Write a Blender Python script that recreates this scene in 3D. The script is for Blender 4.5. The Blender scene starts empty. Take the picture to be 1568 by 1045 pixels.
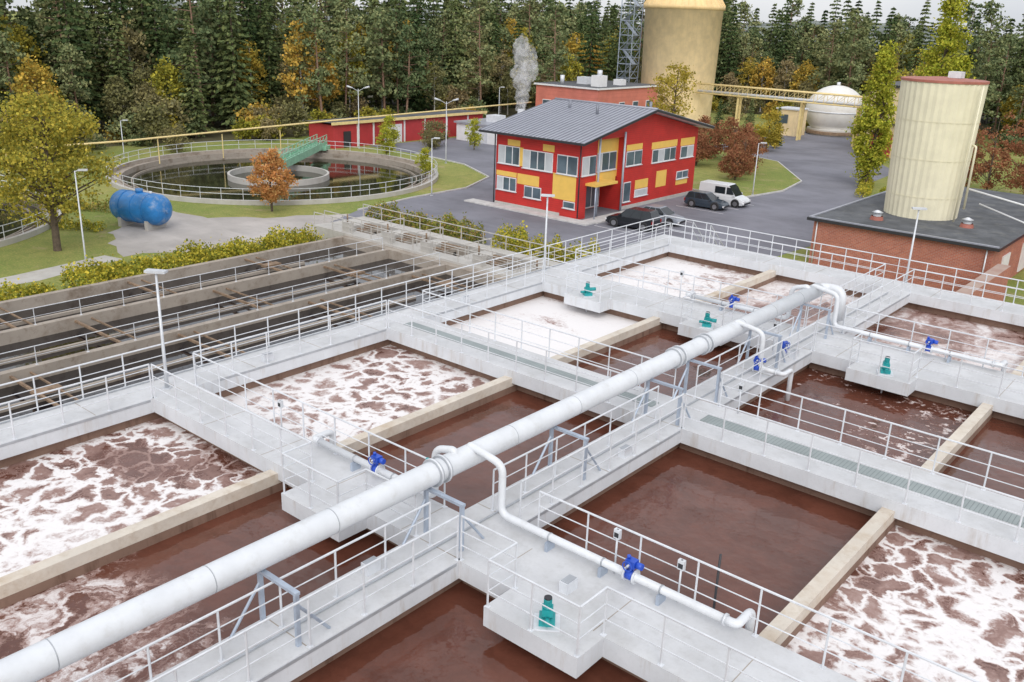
import bpy, bmesh, math, random
import numpy as np
from mathutils import Vector, Matrix
from mathutils import noise as mn
random.seed(7)
rng=np.random.default_rng(11)
S=bpy.context.scene
COL=S.collection
pi=math.pi

# ---------------------------------------------------------------- materials
class NT:
    def __init__(s,name):
        s.mat=bpy.data.materials.new(name); s.mat.use_nodes=True
        s.t=s.mat.node_tree; s.t.nodes.clear()
        s.out=s.t.nodes.new('ShaderNodeOutputMaterial')
    def n(s,typ,**kw):
        nd=s.t.nodes.new(typ)
        for k,v in kw.items():
            if k.startswith('_'): setattr(nd,k[1:],v)
            else: s.set(nd,k,v)
        return nd
    def set(s,nd,k,v):
        k2=int(k[1:]) if (k[0]=='i' and k[1:].isdigit()) else k.replace('~',' ')
        sock=nd.inputs[k2]
        if isinstance(v,bpy.types.NodeSocket): s.t.links.new(v,sock)
        elif isinstance(v,bpy.types.Node): s.t.links.new(v.outputs[0],sock)
        else:
            if sock.type=='RGBA' and len(v)==3: v=(*v,1)
            sock.default_value=v
    def coord(s): return s.n('ShaderNodeTexCoord').outputs['Object']
    def noise(s,vec,scale,detail=4,rough=.55,dist=0):
        return s.n('ShaderNodeTexNoise',Vector=vec,Scale=scale,Detail=detail,Roughness=rough,Distortion=dist).outputs['Fac']
    def math(s,op,a,b=0.0,c=None):
        nd=s.n('ShaderNodeMath',_operation=op,i0=a,i1=b)
        if c is not None: s.set(nd,'i2',c)
        return nd.outputs[0]
    def ss(s,v,a,b,to0=0.0,to1=1.0):
        nd=s.n('ShaderNodeMapRange',_interpolation_type='SMOOTHSTEP')
        s.set(nd,'Value',v); s.set(nd,'From~Min',a); s.set(nd,'From~Max',b); s.set(nd,'To~Min',to0); s.set(nd,'To~Max',to1)
        return nd.outputs[0]
    def mix(s,f,a,b):
        nd=s.n('ShaderNodeMix',_data_type='RGBA')
        s.set(nd,'i0',f)
        for i,v in ((6,a),(7,b)): s.set(nd,'i%d'%i,v)
        return nd.outputs[2]
    def bump(s,h,strength=.3,dist=.05):
        return s.n('ShaderNodeBump',Height=h,Strength=strength,Distance=dist).outputs[0]
    def pbr(s,color,rough=.7,metal=0.0,normal=None,spec=.5):
        p=s.n('ShaderNodeBsdfPrincipled'); s.set(p,'Base~Color',color); s.set(p,'Roughness',rough); s.set(p,'Metallic',metal)
        s.set(p,'Specular~IOR~Level',spec)
        if normal is not None: s.set(p,'Normal',normal)
        s.t.links.new(p.outputs[0],s.out.inputs[0]); return p
def sc(c,k): return tuple(min(1,x*k) for x in c)

def m_plain(name,c,rough=.6,metal=0,var=.12,scale=1.5,spec=.5,dirt=None):
    n=NT(name); co=n.coord()
    f=n.noise(co,scale,4,.6); g=n.noise(co,scale*7,2,.6)
    col=n.mix(n.ss(f,.3,.7),sc(c,1-var),sc(c,1+var))
    col=n.mix(n.math('MULTIPLY',n.ss(g,.45,.75),var*1.5),col,sc(c,.7))
    if dirt: col=n.mix(n.ss(n.noise(co,scale*1.7,5,.7),.5,.72,0,dirt[1]),col,dirt[0])
    n.pbr(col,rough,metal,None,spec); return n.mat
def m_siding(name,c,pitch=.2,axis='Z',depth=.55,rough=.6,w=.16):
    n=NT(name); co=n.coord(); sep=n.n('ShaderNodeSeparateXYZ',i0=co)
    if axis=='Z': v=sep.outputs[2]
    elif axis=='X': v=sep.outputs[0]
    else: v=n.math('ADD',sep.outputs[0],sep.outputs[1])
    fr=n.math('FRACT',n.math('DIVIDE',v,pitch))
    line=n.ss(fr,0.0,w)
    f=n.noise(co,.7,4,.6)
    col=n.mix(n.ss(f,.3,.7),sc(c,.88),sc(c,1.08))
    col=n.mix(line,sc(c,depth),col)
    n.pbr(col,rough,0,n.bump(line,.4,.02)); return n.mat
def m_brick(name):
    n=NT(name); co=n.coord(); sep=n.n('ShaderNodeSeparateXYZ',i0=co)
    v=n.n('ShaderNodeCombineXYZ',i0=n.math('ADD',sep.outputs[0],sep.outputs[1]),i1=sep.outputs[2],i2=0.0)
    b=n.n('ShaderNodeTexBrick',Vector=v,Scale=1.0,Color1=(.52,.165,.10),Color2=(.38,.105,.07),Mortar=(.42,.31,.26))
    n.set(b,'Mortar~Size',.012); n.set(b,'Brick~Width',.30); n.set(b,'Row~Height',.10)
    f=n.noise(co,.8,5,.6)
    col=n.mix(n.ss(f,.35,.7,0,.35),b.outputs[0],(.28,.10,.07))
    n.pbr(col,.85,0,n.bump(b.outputs[1],-.4,.01)); return n.mat
def m_concrete(name,c,stain=(.2,.12,.06),amt=.5,drip=False,lo=.5,hi=.75,gr=.25):
    n=NT(name); co=n.coord()
    f=n.noise(co,.7,5,.6); g=n.noise(co,14,3,.7)
    col=n.mix(n.ss(f,.3,.7),sc(c,.90),sc(c,1.05))
    if drip:
        mp=n.n('ShaderNodeMapping',Vector=co,Scale=(2.2,2.2,.35))
        d=n.noise(mp.outputs[0],1.2,5,.7)
        # stains run down the vertical faces only
        nz=n.n('ShaderNodeSeparateXYZ',i0=n.n('ShaderNodeNewGeometry').outputs['Normal']).outputs[2]
        a=n.math('MULTIPLY',n.ss(d,lo,hi,0,amt),n.ss(nz,.3,.8,1,.35))
        col=n.mix(a,col,stain)
    else:
        col=n.mix(n.ss(n.noise(co,.5,6,.7),lo,hi,0,amt),col,stain)
        col=n.mix(n.ss(n.noise(co,2.6,5,.75),lo,hi,0,amt*.6),col,sc(stain,.85))
    col=n.mix(n.ss(g,.5,.8,0,gr),col,sc(c,.7))
    n.pbr(col,.8,0,n.bump(g,.3,.01)); return n.mat

def m_water(name,mode,base=(.118,.042,.027)):
    n=NT(name); co=n.coord()
    def addw(vec,scale,amp,det=2):
        w=n.n('ShaderNodeTexNoise',Vector=co,Scale=scale,Detail=det,Roughness=.6)
        c0=n.n('ShaderNodeVectorMath',_operation='SUBTRACT',i0=w.outputs['Color'],i1=(.5,.5,.5)).outputs[0]
        off=n.n('ShaderNodeVectorMath',_operation='SCALE',i0=c0); off.inputs['Scale'].default_value=amp
        return n.n('ShaderNodeVectorMath',_operation='ADD',i0=vec,i1=off.outputs[0]).outputs[0]
    wc=addw(co,.45,2.2,2); wc=addw(wc,1.5,1.15,4)
    big=n.noise(co,.20,3,.5); med=n.noise(wc,.7,5,.6); fine=n.noise(co,7,5,.75)
    P={'plain':None,'lace':(.97,.56,.74,.85),'lace2':(.97,.52,.70,.97),'white':(.85,.30,.50,1),'white2':(.85,.34,.56,.97),'bits':None,'grey':None,'swirl':None}[mode]
    if P:
        v1=n.n('ShaderNodeTexVoronoi',_feature='DISTANCE_TO_EDGE',Vector=wc,Scale=1.15).outputs[0]
        v2=n.n('ShaderNodeTexVoronoi',_feature='DISTANCE_TO_EDGE',Vector=wc,Scale=3.4).outputs[0]
        # lift distance with noise so strands fray, break and swell
        v1=n.math('MULTIPLY_ADD',n.math('SUBTRACT',fine,.5),.20,v1)
        v1=n.math('MULTIPLY_ADD',n.math('SUBTRACT',med,.5),.25,v1)
        wid=n.ss(n.math('ADD',n.math('MULTIPLY',big,.65),n.math('MULTIPLY',med,.35)),.36,.62,.14,.50)
        l1=n.ss(v1,-.02,wid,1,0)
        l2=n.ss(v2,0.0,.16,.42,.0)
        tot=n.math('MULTIPLY_ADD',fine,.12,n.math('MULTIPLY_ADD',big,.55,n.math('MULTIPLY',med,.45)))
        msk=n.ss(tot,P[1],P[2]+.08,0,P[3])
        foam=n.math('MULTIPLY',l1,P[0])
        foam=n.math('SUBTRACT',1.0,n.math('MULTIPLY',n.math('SUBTRACT',1.0,foam),n.math('SUBTRACT',1.0,n.math('MULTIPLY',l2,.8))))
        haze=n.ss(n.noise(wc,1.1,4,.6),.32,.66,.05,.42)
        foam=n.math('MAXIMUM',n.math('MAXIMUM',foam,msk),haze)
        foam=n.math('MULTIPLY',foam,n.ss(fine,.25,.65,.82,1.06))
        foam=n.math('MULTIPLY',foam,n.ss(n.math('ADD',big,n.math('MULTIPLY',med,.3)),.42 if mode[0]=='l' else .36,.54,.40,1))
    elif mode=='bits':
        foam=n.ss(n.math('MULTIPLY_ADD',big,.5,n.math('MULTIPLY',n.noise(wc,2.6,4,.6),.6)),.60,.69,0,.7)
    elif mode=='grey':
        mp=n.n('ShaderNodeMapping',Vector=wc,Scale=(1,.35,1)); mp.inputs['Rotation'].default_value=(0,0,.5)
        foam=n.ss(n.math('MULTIPLY_ADD',big,.7,n.math('MULTIPLY',n.noise(mp.outputs[0],1.8,6,.7),.5)),.44,.76,0,.8)
    elif mode=='swirl':
        mp=n.n('ShaderNodeMapping',Vector=wc,Scale=(1,.5,1))
        sy=n.n('ShaderNodeSeparateXYZ',i0=co).outputs[1]
        foam=n.math('MULTIPLY',n.ss(n.noise(mp.outputs[0],1.3,7,.7,.8),.38,.64,0,.75),n.ss(n.math('MULTIPLY_ADD',med,2.5,sy),9.5,11.2,1,0))
    else:
        foam=n.ss(n.noise(wc,3.3,3,.6),.76,.80,0,.5)
    dark=n.mix(n.ss(med,.3,.7),sc(base,.82),sc(base,1.22))
    col=n.mix(n.ss(foam,0,.5),dark,(.36,.235,.205))
    col=n.mix(n.ss(foam,.32,.92),col,(.82,.79,.785))
    rp=n.noise(co,1.1,3,.5); rp2=n.noise(co,5,2,.5)
    h=n.math('ADD',n.math('MULTIPLY_ADD',rp2,.14,rp),n.math('MULTIPLY',foam,.5))
    n.pbr(col,n.ss(foam,0,.4,.04,.65),0,n.bump(h,.38,.08)); return n.mat
def m_pond(name,c,rip=.15,rs=3.0,spec=.5):
    n=NT(name); co=n.coord()
    f=n.noise(co,.5,3,.5); r=n.noise(co,rs,3,.5)
    col=n.mix(n.ss(f,.3,.7),sc(c,.7),sc(c,1.3))
    n.pbr(col,.04,0,n.bump(r,rip,.05) if rip else None,spec); return n.mat
def m_leaf(name,cols,nscale=.6,trans=.3,objrand=.0,dk=.38):
    n=NT(name); co=n.coord()
    g=n.n('ShaderNodeNewGeometry')
    r=g.outputs['Random Per Island']
    ra=n.n('ShaderNodeValToRGB',Fac=r); e=ra.color_ramp.elements
    while len(e)<len(cols): e.new(.5)
    for i,c in enumerate(cols): e[i].position=i/(len(cols)-1); e[i].color=(*c,1)
    f=n.noise(co,nscale,2,.6)
    col=n.mix(n.ss(f,.35,.65),n.mix(dk,ra.outputs[0],(0,0,0)),ra.outputs[0])
    if objrand:
        oi=n.n('ShaderNodeObjectInfo'); hs=n.n('ShaderNodeHueSaturation',Color=col)
        n.set(hs,'Value',n.math('MULTIPLY_ADD',oi.outputs['Random'],objrand,1-objrand*.45))
        n.set(hs,'Hue',n.math('MULTIPLY_ADD',oi.outputs['Random'],-.06,.525)); col=hs.outputs[0]
    d=n.n('ShaderNodeBsdfDiffuse',Color=col)
    if trans>0:
        t=n.n('ShaderNodeBsdfTranslucent',Color=col)
        m=n.n('ShaderNodeMixShader',i0=trans); n.t.links.new(d.outputs[0],m.inputs[1]); n.t.links.new(t.outputs[0],m.inputs[2]); d=m
    n.t.links.new(d.outputs[0],n.out.inputs[0]); return n.mat
def m_ground():
    n=NT('grass'); co=n.coord()
    a=n.noise(co,.10,5,.6); b=n.noise(co,1.1,5,.65); c=n.noise(co,7,4,.75)
    col=n.mix(n.ss(a,.35,.65),(.19,.25,.065),(.31,.31,.10))
    col=n.mix(n.ss(b,.4,.7,0,.6),col,(.16,.20,.06))
    col=n.mix(n.ss(c,.52,.62,0,.6),col,(.48,.38,.15))
    col=n.mix(n.ss(n.noise(co,.35,5,.7),.54,.68,0,.7),col,(.38,.31,.17))
    n.pbr(col,.95,0,n.bump(c,.8,.06),.1); return n.mat
def m_asphalt(name,c=(.15,.15,.17),leaf=0):
    n=NT(name); co=n.coord()
    a=n.noise(co,.15,5,.6); b=n.noise(co,22,2,.7); d=n.noise(co,1.1,6,.7)
    col=n.mix(n.ss(a,.3,.7),sc(c,.8),sc(c,1.2)); col=n.mix(n.ss(b,.5,.8,0,.35),col,sc(c,1.6))
    col=n.mix(n.ss(d,.55,.75,0,.35),col,sc(c,.6))
    mp=n.n('ShaderNodeMapping',Vector=co,Scale=(.25,1.2,1)); mp.inputs['Rotation'].default_value=(0,0,.9)
    col=n.mix(n.ss(n.noise(mp.outputs[0],.6,5,.6),.5,.7,0,.35),col,sc(c,1.35))
    if leaf: col=n.mix(n.ss(n.noise(co,6,4,.7),.62,.7,0,leaf),col,(.4,.28,.08))
    n.pbr(col,.85,0,n.bump(b,.3,.01),.3); return n.mat

M={}
M['deck']=m_concrete('deck_concrete',(.60,.605,.62),(.41,.40,.385),.5,lo=.46,hi=.76,gr=.22)
M['fascia']=m_concrete('fascia_paint',(.64,.66,.69),(.40,.34,.28),.5,True,lo=.50,hi=.76)
M['wall']=m_concrete('divider_concrete',(.66,.60,.52),(.42,.29,.17),.6,lo=.45,hi=.75)
M['tankwall']=m_concrete('tank_wall',(.24,.15,.11),(.10,.05,.03),.8,True)
M['chwall']=m_concrete('channel_concrete',(.38,.33,.28),(.15,.10,.06),.8)
M['conc']=m_concrete('old_concrete',(.50,.48,.45),(.32,.27,.22),.45)
M['galv']=m_plain('galvanised_steel',(.68,.70,.735),.45,.15,.07,3)
M['pipe']=m_plain('painted_pipe',(.68,.70,.73),.42,.0,.05,1.2,dirt=((.48,.47,.45),.35))
M['seam']=m_plain('weld_seam',(.42,.44,.47),.5,.3,.1,3)
M['steel']=m_plain('steel_support',(.42,.48,.57),.5,.3,.1,3)
M['grating']=m_siding('grating',(.30,.34,.34),.12,'X',.4)
M['teal']=m_plain('teal_motor_paint',(.02,.33,.34),.4)
M['blue']=m_plain('blue_valve_paint',(.02,.08,.50),.4)
M['bluetank']=m_plain('blue_tank_paint',(.02,.19,.50),.35,0,.2,.8,dirt=((.38,.41,.44),.5))
M['red']=m_siding('red_siding',(.55,.030,.024),.19,'Z',.70,w=.22)
M['redv']=m_siding('red_board',(.46,.04,.045),.25,'XY',.7)
M['yellow']=m_plain('yellow_panel',(.84,.54,.12),.5,0,.04)
M['yellowsteel']=m_plain('yellow_steel',(.76,.60,.28),.6,0,.1)
M['white']=m_plain('white_paint',(.76,.76,.77),.5,0,.04)
M['glass']=m_pond('window_glass',(.10,.14,.17),.0)
M['blinds']=m_siding('window_blinds',(.55,.58,.60),.09,'Z',.75)
M['roofm']=m_plain('metal_roof',(.34,.35,.40),.42,.2,.06,1.2)
M['roofm2']=m_plain('roof_seam',(.22,.23,.27),.42,.2,.06,1.2)
M['roofd']=m_plain('roofing_felt',(.095,.10,.11),.85,0,.3,.6,dirt=((.21,.21,.19),.5))
M['black']=m_plain('black_trim',(.03,.03,.035),.5)
M['salmon']=m_siding('salmon_cladding',(.60,.19,.14),.6,'Z',.85)
M['tower']=m_siding('tower_cladding',(.90,.71,.43),1.2,'XY',.95)
M['towerroof']=m_siding('tower_roof',(.88,.64,.32),1.2,'XY',.92)
M['silo']=m_plain('silo_cladding',(.76,.71,.53),.5,0,.05,.8)
M['siloseam']=m_plain('silo_cap',(.38,.13,.095),.6)
M['brick']=m_brick('brick')
M['asphalt']=m_asphalt('asphalt',(.195,.195,.225))
M['gravel']=m_asphalt('gravel',(.42,.39,.37),.5)
M['kerb']=m_plain('kerb_stone',(.55,.54,.53),.8)
M['grass']=m_ground()
M['forestfloor']=m_asphalt('forest_floor',(.10,.09,.045),.6)
M['rust']=m_plain('rusty_steel',(.25,.17,.11),.8,.1,.3,3)
M['green']=m_plain('green_steel',(.26,.50,.35),.5)
M['lamppost']=m_plain('lamp_steel',(.60,.62,.65),.5,.3)
M['domew']=m_plain('dome_membrane',(.76,.745,.71),.55,0,.05,.5,dirt=((.55,.47,.35),.35))
M['bark']=m_plain('bark',(.12,.09,.065),.9,0,.3,4)
M['birchbark']=m_plain('birch_bark',(.45,.43,.40),.9,0,.3,4,dirt=((.05,.05,.05),.6))
M['pinebark']=m_plain('pine_bark',(.26,.16,.11),.9,0,.3,3)
M['tyre']=m_plain('tyre_rubber',(.02,.02,.02),.8)
M['rim']=m_plain('wheel_rim',(.4,.4,.42),.3,.8)
M['carglass']=m_plain('car_glass',(.02,.025,.03),.08)
M['lampred']=m_plain('tail_lamp',(.35,.01,.01),.3)
M['headl']=m_plain('head_lamp',(.7,.7,.72),.2)
M['pondw']=m_pond('clarifier_water',(.032,.032,.018),.04)
M['chw']=m_pond('channel_water',(.012,.010,.012),.16,1.4,.75)

# ---------------------------------------------------------------- mesh builder
class MB:
    def __init__(s): s.v=[];s.f=[];s.m=[];s.sm=[];s.mats=[]
    def mi(s,k):
        if k not in s.mats: s.mats.append(k)
        return s.mats.index(k)
    def face(s,pts,k,smooth=False):
        b=len(s.v); s.v+= [tuple(p) for p in pts]; s.f.append(tuple(range(b,b+len(pts)))); s.m.append(s.mi(k)); s.sm.append(smooth)
    def box(s,x0,y0,z0,x1,y1,z1,k,top=None):
        if x0>x1:x0,x1=x1,x0
        if y0>y1:y0,y1=y1,y0
        b=len(s.v)
        s.v+=[(x0,y0,z0),(x1,y0,z0),(x1,y1,z0),(x0,y1,z0),(x0,y0,z1),(x1,y0,z1),(x1,y1,z1),(x0,y1,z1)]
        for i,q in enumerate(((0,3,2,1),(4,5,6,7),(0,1,5,4),(1,2,6,5),(2,3,7,6),(3,0,4,7))):
            s.f.append(tuple(b+j for j in q)); s.m.append(s.mi(top if (top and i==1) else k)); s.sm.append(False)
    def obox(s,c,d,L,Wd,z0,z1,k):
        d=Vector((d[0],d[1],0)).normalized(); p=Vector((-d.y,d.x,0)); c=Vector((c[0],c[1],0))
        q=[c-d*L/2-p*Wd/2,c+d*L/2-p*Wd/2,c+d*L/2+p*Wd/2,c-d*L/2+p*Wd/2]
        lo=[(a.x,a.y,z0) for a in q]; hi=[(a.x,a.y,z1) for a in q]
        s.face(lo[::-1],k); s.face(hi,k)
        for i in range(4): j=(i+1)%4; s.face([lo[i],lo[j],hi[j],hi[i]],k)
    def tube(s,pts,r,k,n=8,caps=True,radii=None):
        pts=[Vector(p) for p in pts]; N=len(pts); base=len(s.v); ref=None
        for i,p in enumerate(pts):
            if i==0: t=pts[1]-pts[0]
            elif i==N-1: t=pts[-1]-pts[-2]
            else: t=(pts[i+1]-p).normalized()+(p-pts[i-1]).normalized()
            t.normalize()
            if ref is None: ref=Vector((0,0,1)) if abs(t.z)<.9 else Vector((1,0,0))
            a=(ref-t*ref.dot(t))
            if a.length<1e-4: a=t.orthogonal()
            a.normalize(); ref=a; b=t.cross(a)
            rr=radii[i] if radii else r
            for j in range(n):
                an=2*pi*j/n; q=p+(a*math.cos(an)+b*math.sin(an))*rr; s.v.append((q.x,q.y,q.z))
        mi=s.mi(k)
        for i in range(N-1):
            for j in range(n):
                j2=(j+1)%n
                s.f.append((base+i*n+j,base+i*n+j2,base+(i+1)*n+j2,base+(i+1)*n+j)); s.m.append(mi); s.sm.append(n>6)
        if caps:
            s.f.append(tuple(base+j for j in range(n))[::-1]); s.m.append(mi); s.sm.append(False)
            s.f.append(tuple(base+(N-1)*n+j for j in range(n))); s.m.append(mi); s.sm.append(False)
    def lathe(s,c,prof,k,n=48,ks=None,rib=0,smooth=True):
        base=len(s.v)
        for (r,z) in prof:
            for j in range(n):
                rr=r-(rib if j%2 else 0) if r>rib else r
                an=2*pi*j/n; s.v.append((c[0]+rr*math.cos(an),c[1]+rr*math.sin(an),z))
        for i in range(len(prof)-1):
            mi=s.mi(ks[i] if ks else k)
            for j in range(n):
                j2=(j+1)%n
                s.f.append((base+i*n+j,base+i*n+j2,base+(i+1)*n+j2,base+(i+1)*n+j)); s.m.append(mi); s.sm.append(smooth)
    def obj(s,name,parent=None,loc=None,rotz=0,scale=1):
        me=bpy.data.meshes.new(name); me.from_pydata(s.v,[],s.f)
        for k in s.mats: me.materials.append(M[k])
        me.polygons.foreach_set('material_index',s.m); me.polygons.foreach_set('use_smooth',s.sm); me.update()
        o=bpy.data.objects.new(name,me); COL.objects.link(o)
        if parent: o.parent=parent
        if loc: o.location=loc
        o.rotation_euler=(0,0,rotz); o.scale=(scale,)*3
        return o
def empty(name,loc=(0,0,0)):
    e=bpy.data.objects.new(name,None); e.location=loc; e.empty_display_size=.5; COL.objects.link(e); return e
def bend(P,rad,n=6):
    P=[Vector(p) for p in P]; out=[P[0]]
    for i in range(1,len(P)-1):
        a=(P[i-1]-P[i]); b=(P[i+1]-P[i]); rd=min(rad,a.length*.45,b.length*.45); a.normalize(); b.normalize()
        s0=P[i]+a*rd; s1=P[i]+b*rd
        for k in range(n+1):
            t=k/n; out.append(s0*(1-t)**2+P[i]*2*t*(1-t)+s1*t*t)
    out.append(P[-1]); return out

# ---------------------------------------------------------------- ground
def disc_pts(c,r,n=64): return [(c[0]+r*math.cos(2*pi*i/n),c[1]+r*math.sin(2*pi*i/n)) for i in range(n)]
C1=(-83.7,60.2); C2=(-85.5,18.5); RC=17.0
bm=bmesh.new()
def loop(pts,z=0):
    vs=[bm.verts.new((x,y,z)) for x,y in pts]
    return [bm.edges.new((vs[i],vs[(i+1)%len(vs)])) for i in range(len(vs))]
ed=loop([(-1500,-600),(900,-600),(900,1600),(-1500,1600)])+loop(disc_pts(C1,RC+.1))+loop(disc_pts(C2,RC+.1))
bmesh.ops.triangle_fill(bm,edges=ed,use_beauty=True,use_dissolve=False)
bmesh.ops.recalc_face_normals(bm,faces=bm.faces)
me=bpy.data.meshes.new('ground'); bm.to_mesh(me); bm.free(); me.materials.append(M['grass'])
g=bpy.data.objects.new('ground',me); COL.objects.link(g)
if me.polygons[0].normal.z<0: me.flip_normals()

def sheet(name,pts,z,k):
    b=MB(); b.face([(x,y,z) for x,y in pts],k)
    o=b.obj(name)
    if o.data.polygons[0].normal.z<0: o.data.flip_normals()
    return o
sheet('asphalt_road',[(-60,46.5),(-29,50),(-29,66),(-27.3,90),(-33,97),(-37,108),(-38,122),(-46.5,134),(-46.5,150),(-50,166),(-66,166),(-66,125),(-84,119),(-94,119),(-95,83),(-86,83),(-76,81.5),(-68,77),(-64.9,70),(-64.6,62),(-63.4,54)],.006,'asphalt')
def wob(P,amp,seg=1.2,seed=0):
    out=[]
    for i in range(len(P)):
        a=Vector((*P[i],0)); c=Vector((*P[(i+1)%len(P)],0)); m=max(1,int((c-a).length/seg))
        for k in range(m):
            q=a.lerp(c,k/m); nn=mn.noise_vector(Vector((q.x*.5,q.y*.5,seed))); out.append((q.x+nn.x*amp,q.y+nn.y*amp))
    return out
sheet('gravel_path',wob([(-75,41),(-69,42.5),(-64.5,48),(-62.2,54.5),(-58.5,50),(-57.5,44),(-58.5,38),(-61.5,31),(-66,32),(-72,36)],.9),.004,'gravel')
sheet('footpath',wob([(-62,-10),(-60,-10),(-59.4,24),(-61,30.5),(-62.8,30),(-61.5,22)],.15),.005,'conc')
sheet('forest_ground',[(-115,-120),(-113,60),(-108,76),(-108,112),(-112,165),(-98,178),(-40,185),(60,150),(300,200),(300,700),(-700,700),(-700,-120)],.004,'forestfloor')
isl=[(-46.6,88.2),(-42.6,88.6),(-41.6,96),(-43.0,104),(-52,117),(-62,121),(-66,118),(-64,92),(-58,90)]
b=MB(); b.face([(x,y,.13) for x,y in isl],'grass')
for i in range(len(isl)):
    a=Vector((*isl[i],0)); c=Vector((*isl[(i+1)%len(isl)],0)); b.obox(((a+c)/2)[:2],(c-a)[:2],(c-a).length,.16,0.0,.15,'kerb')
b.obj('grass_island')
kb=[(-86,83),(-76,81.5),(-68,77),(-64.9,70),(-64.6,62),(-63.4,54)]
b=MB()
for i in range(len(kb)-1):
    a=Vector((*kb[i],0)); c=Vector((*kb[i+1],0)); b.obox(((a+c)/2)[:2],(c-a)[:2],(c-a).length+.05,.16,0,.12,'kerb')
b.obj('road_kerb')
b=MB(); b.box(-60.2,64.6,.0,-45.6,65.95,.12,'kerb'); b.box(-47.0,66,.0,-45.4,72.6,.118,'kerb'); b.obj('office_pavement')
b=MB()
for y in (65.3,69.3,73.3,79.2,82.3,85.6): b.face([(-45.2,y,.011),(-40,y,.011),(-40,y+.1,.011),(-45.2,y+.1,.011)],'white')
b.obj('parking_markings')

# ---------------------------------------------------------------- aeration tanks
DZ=4.6; BT=4.1; WZ=3.72
XL0,XL1=-28.6,-27.0; XC0,XC1=-14.5,-12.95; XR0,XR1=1.2,2.7
X1a,X1b,X1r=13.95,15.6,16.3
X2a,X2b,X2r=24.45,26.55,27.05
X3a,X3b,X3r=34.9,37.6,38.1
X4a,X4b=47.0,49.0
YS=-14
tank=empty('aeration_basin')
b=MB()
def slab(x0,y0,x1,y1): b.box(x0,y0,BT,x1,y1,DZ,'fascia',top='deck')
slab(XL0,YS,XL1,X4b); slab(XC0,YS,XC1,X4a); slab(XR0,YS,XR1,X4a); slab(XL1,X4a,XR1,X4b)
for (ya,yb,yr) in ((X1a,X1b,X1r),(X2a,X2b,X2r),(X3a,X3b,X3r)):
    slab(XL1,ya,XC0,yb); slab(XC1,ya,XR0,yr)
PF=[(-18.7,X1a,-16.3,13.0),(-11.3,X1a,-8.7,13.0),(-25.0,X3a,-22.9,34.0),(-18.7,X3a,-16.6,34.0),(-11.2,X3a,-8.8,34.0),(-4.5,X3a,-2.4,34)]
for (x0,ya,x1,y0) in PF: slab(x0,y0,x1,ya)
b.obj('walkway_decks',tank)
b=MB()
b.box(XL1+.1,25.25,DZ,XC0-.1,25.75,DZ+.02,'grating'); b.box(XC1+.1,25.45,DZ,XR0,26.05,DZ+.02,'grating')
for y in (X1a+.05,X2a+.05,X3a+.05,X1r,X2r,X3r,1,5,9.5,20.3,31): b.box(XC0+.02,y-.012,DZ,XC1-.02,y+.012,DZ+.004,'chwall')
for y in np.arange(-12,48,3.0): b.box(XL0+.02,y-.01,DZ,XL1-.02,y+.01,DZ+.003,'chwall')
for x in np.arange(-24,1,3.0):
    for (ya,yb) in ((X1a,X1b),(X3a,X3b),(X4a,X4b)):
        if not(XC0<x<XC1): b.box(x-.01,ya+.02,DZ,x+.01,yb-.02,DZ+.003,'chwall')
for (x,y0,y1) in ((XL1,YS,X4a),(XC0,YS,X4a),(XC1,YS,X4a)):
    s_=1 if x in(XL1,XC1) else -1
    for (a,c) in ((YS,X1a),(X1r,X2a),(X2r,X3a),(X3r,X4a)): b.box(x,a+.1,DZ-.10,x+s_*.012,c-.1,DZ-.02,'seam')
b.tube([(-13.75,YS,DZ+.05),(-13.75,46,DZ+.05)],.03,'seam',6); b.tube([(XL0+.2,YS,DZ+.04),(XL0+.2,46,DZ+.04)],.025,'seam',6)
for (x,y) in ((-14.15,12.2),(-13.2,21.5),(-27.3,18.7),(-27.3,29.5),(-13.2,33.6),(-10.3,14.8)):
    b.box(x-.12,y-.2,DZ,x+.12,y+.2,DZ+.28,'galv'); b.box(x-.10,y-.17,DZ+.28,x+.10,y+.17,DZ+.30,'seam')
b.obj('grating_and_joints',tank)
b=MB()
def under(x0,y0,x1,y1): b.box(x0+.25,y0+.25,-.5,x1-.25,y1-.25,BT,'tankwall')
under(XL0-.2,YS,XL1,X4b+.2); under(XC0,YS,XC1,X4a); under(XR0,YS,XR1,X4a)
for (ya,yb,yr) in ((X1a,X1b,X1r),(X2a,X2b,X2r),(X3a,X3b,X3r)):
    b.box(XL1-.2,ya+.35,-.5,XC0+.2,yb-.35,BT-.003,'tankwall'); b.box(XC1-.2,ya+.35,-.5,XR0+.2,yr-.35,BT-.003,'tankwall')
b.box(XL1-.2,X4a+.3,-.5,XR1,X4b-.1,BT-.004,'tankwall')
b.obj('tank_walls',tank)
b=MB()
rows=((YS,X1a),(X1b,X2a),(X2b,X3a),(X3b,X4a)); rr=((YS,X1a),(X1r,X2a),(X2r,X3a),(X3r,X4a))
def divw(x0,x1,y0,y1):
    b.box(x0,y0-.3,3.98,x1,y1+.3,4.31,'wall'); b.box(x0+.004,y0-.3,1,x1-.004,y1+.3,3.98,'tankwall')
for (y0,y1) in rows: divw(-20.53,-20.17,y0,y1)
for (y0,y1) in rr: divw(-6.43,-6.07,y0,y1)
b.obj('divider_walls',tank)
WM=[['lace2','swirl','plain','plain'],['lace2','plain','plain','lace'],['white','plain','bits','plain'],['white2','grey','grey','grey']]
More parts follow.
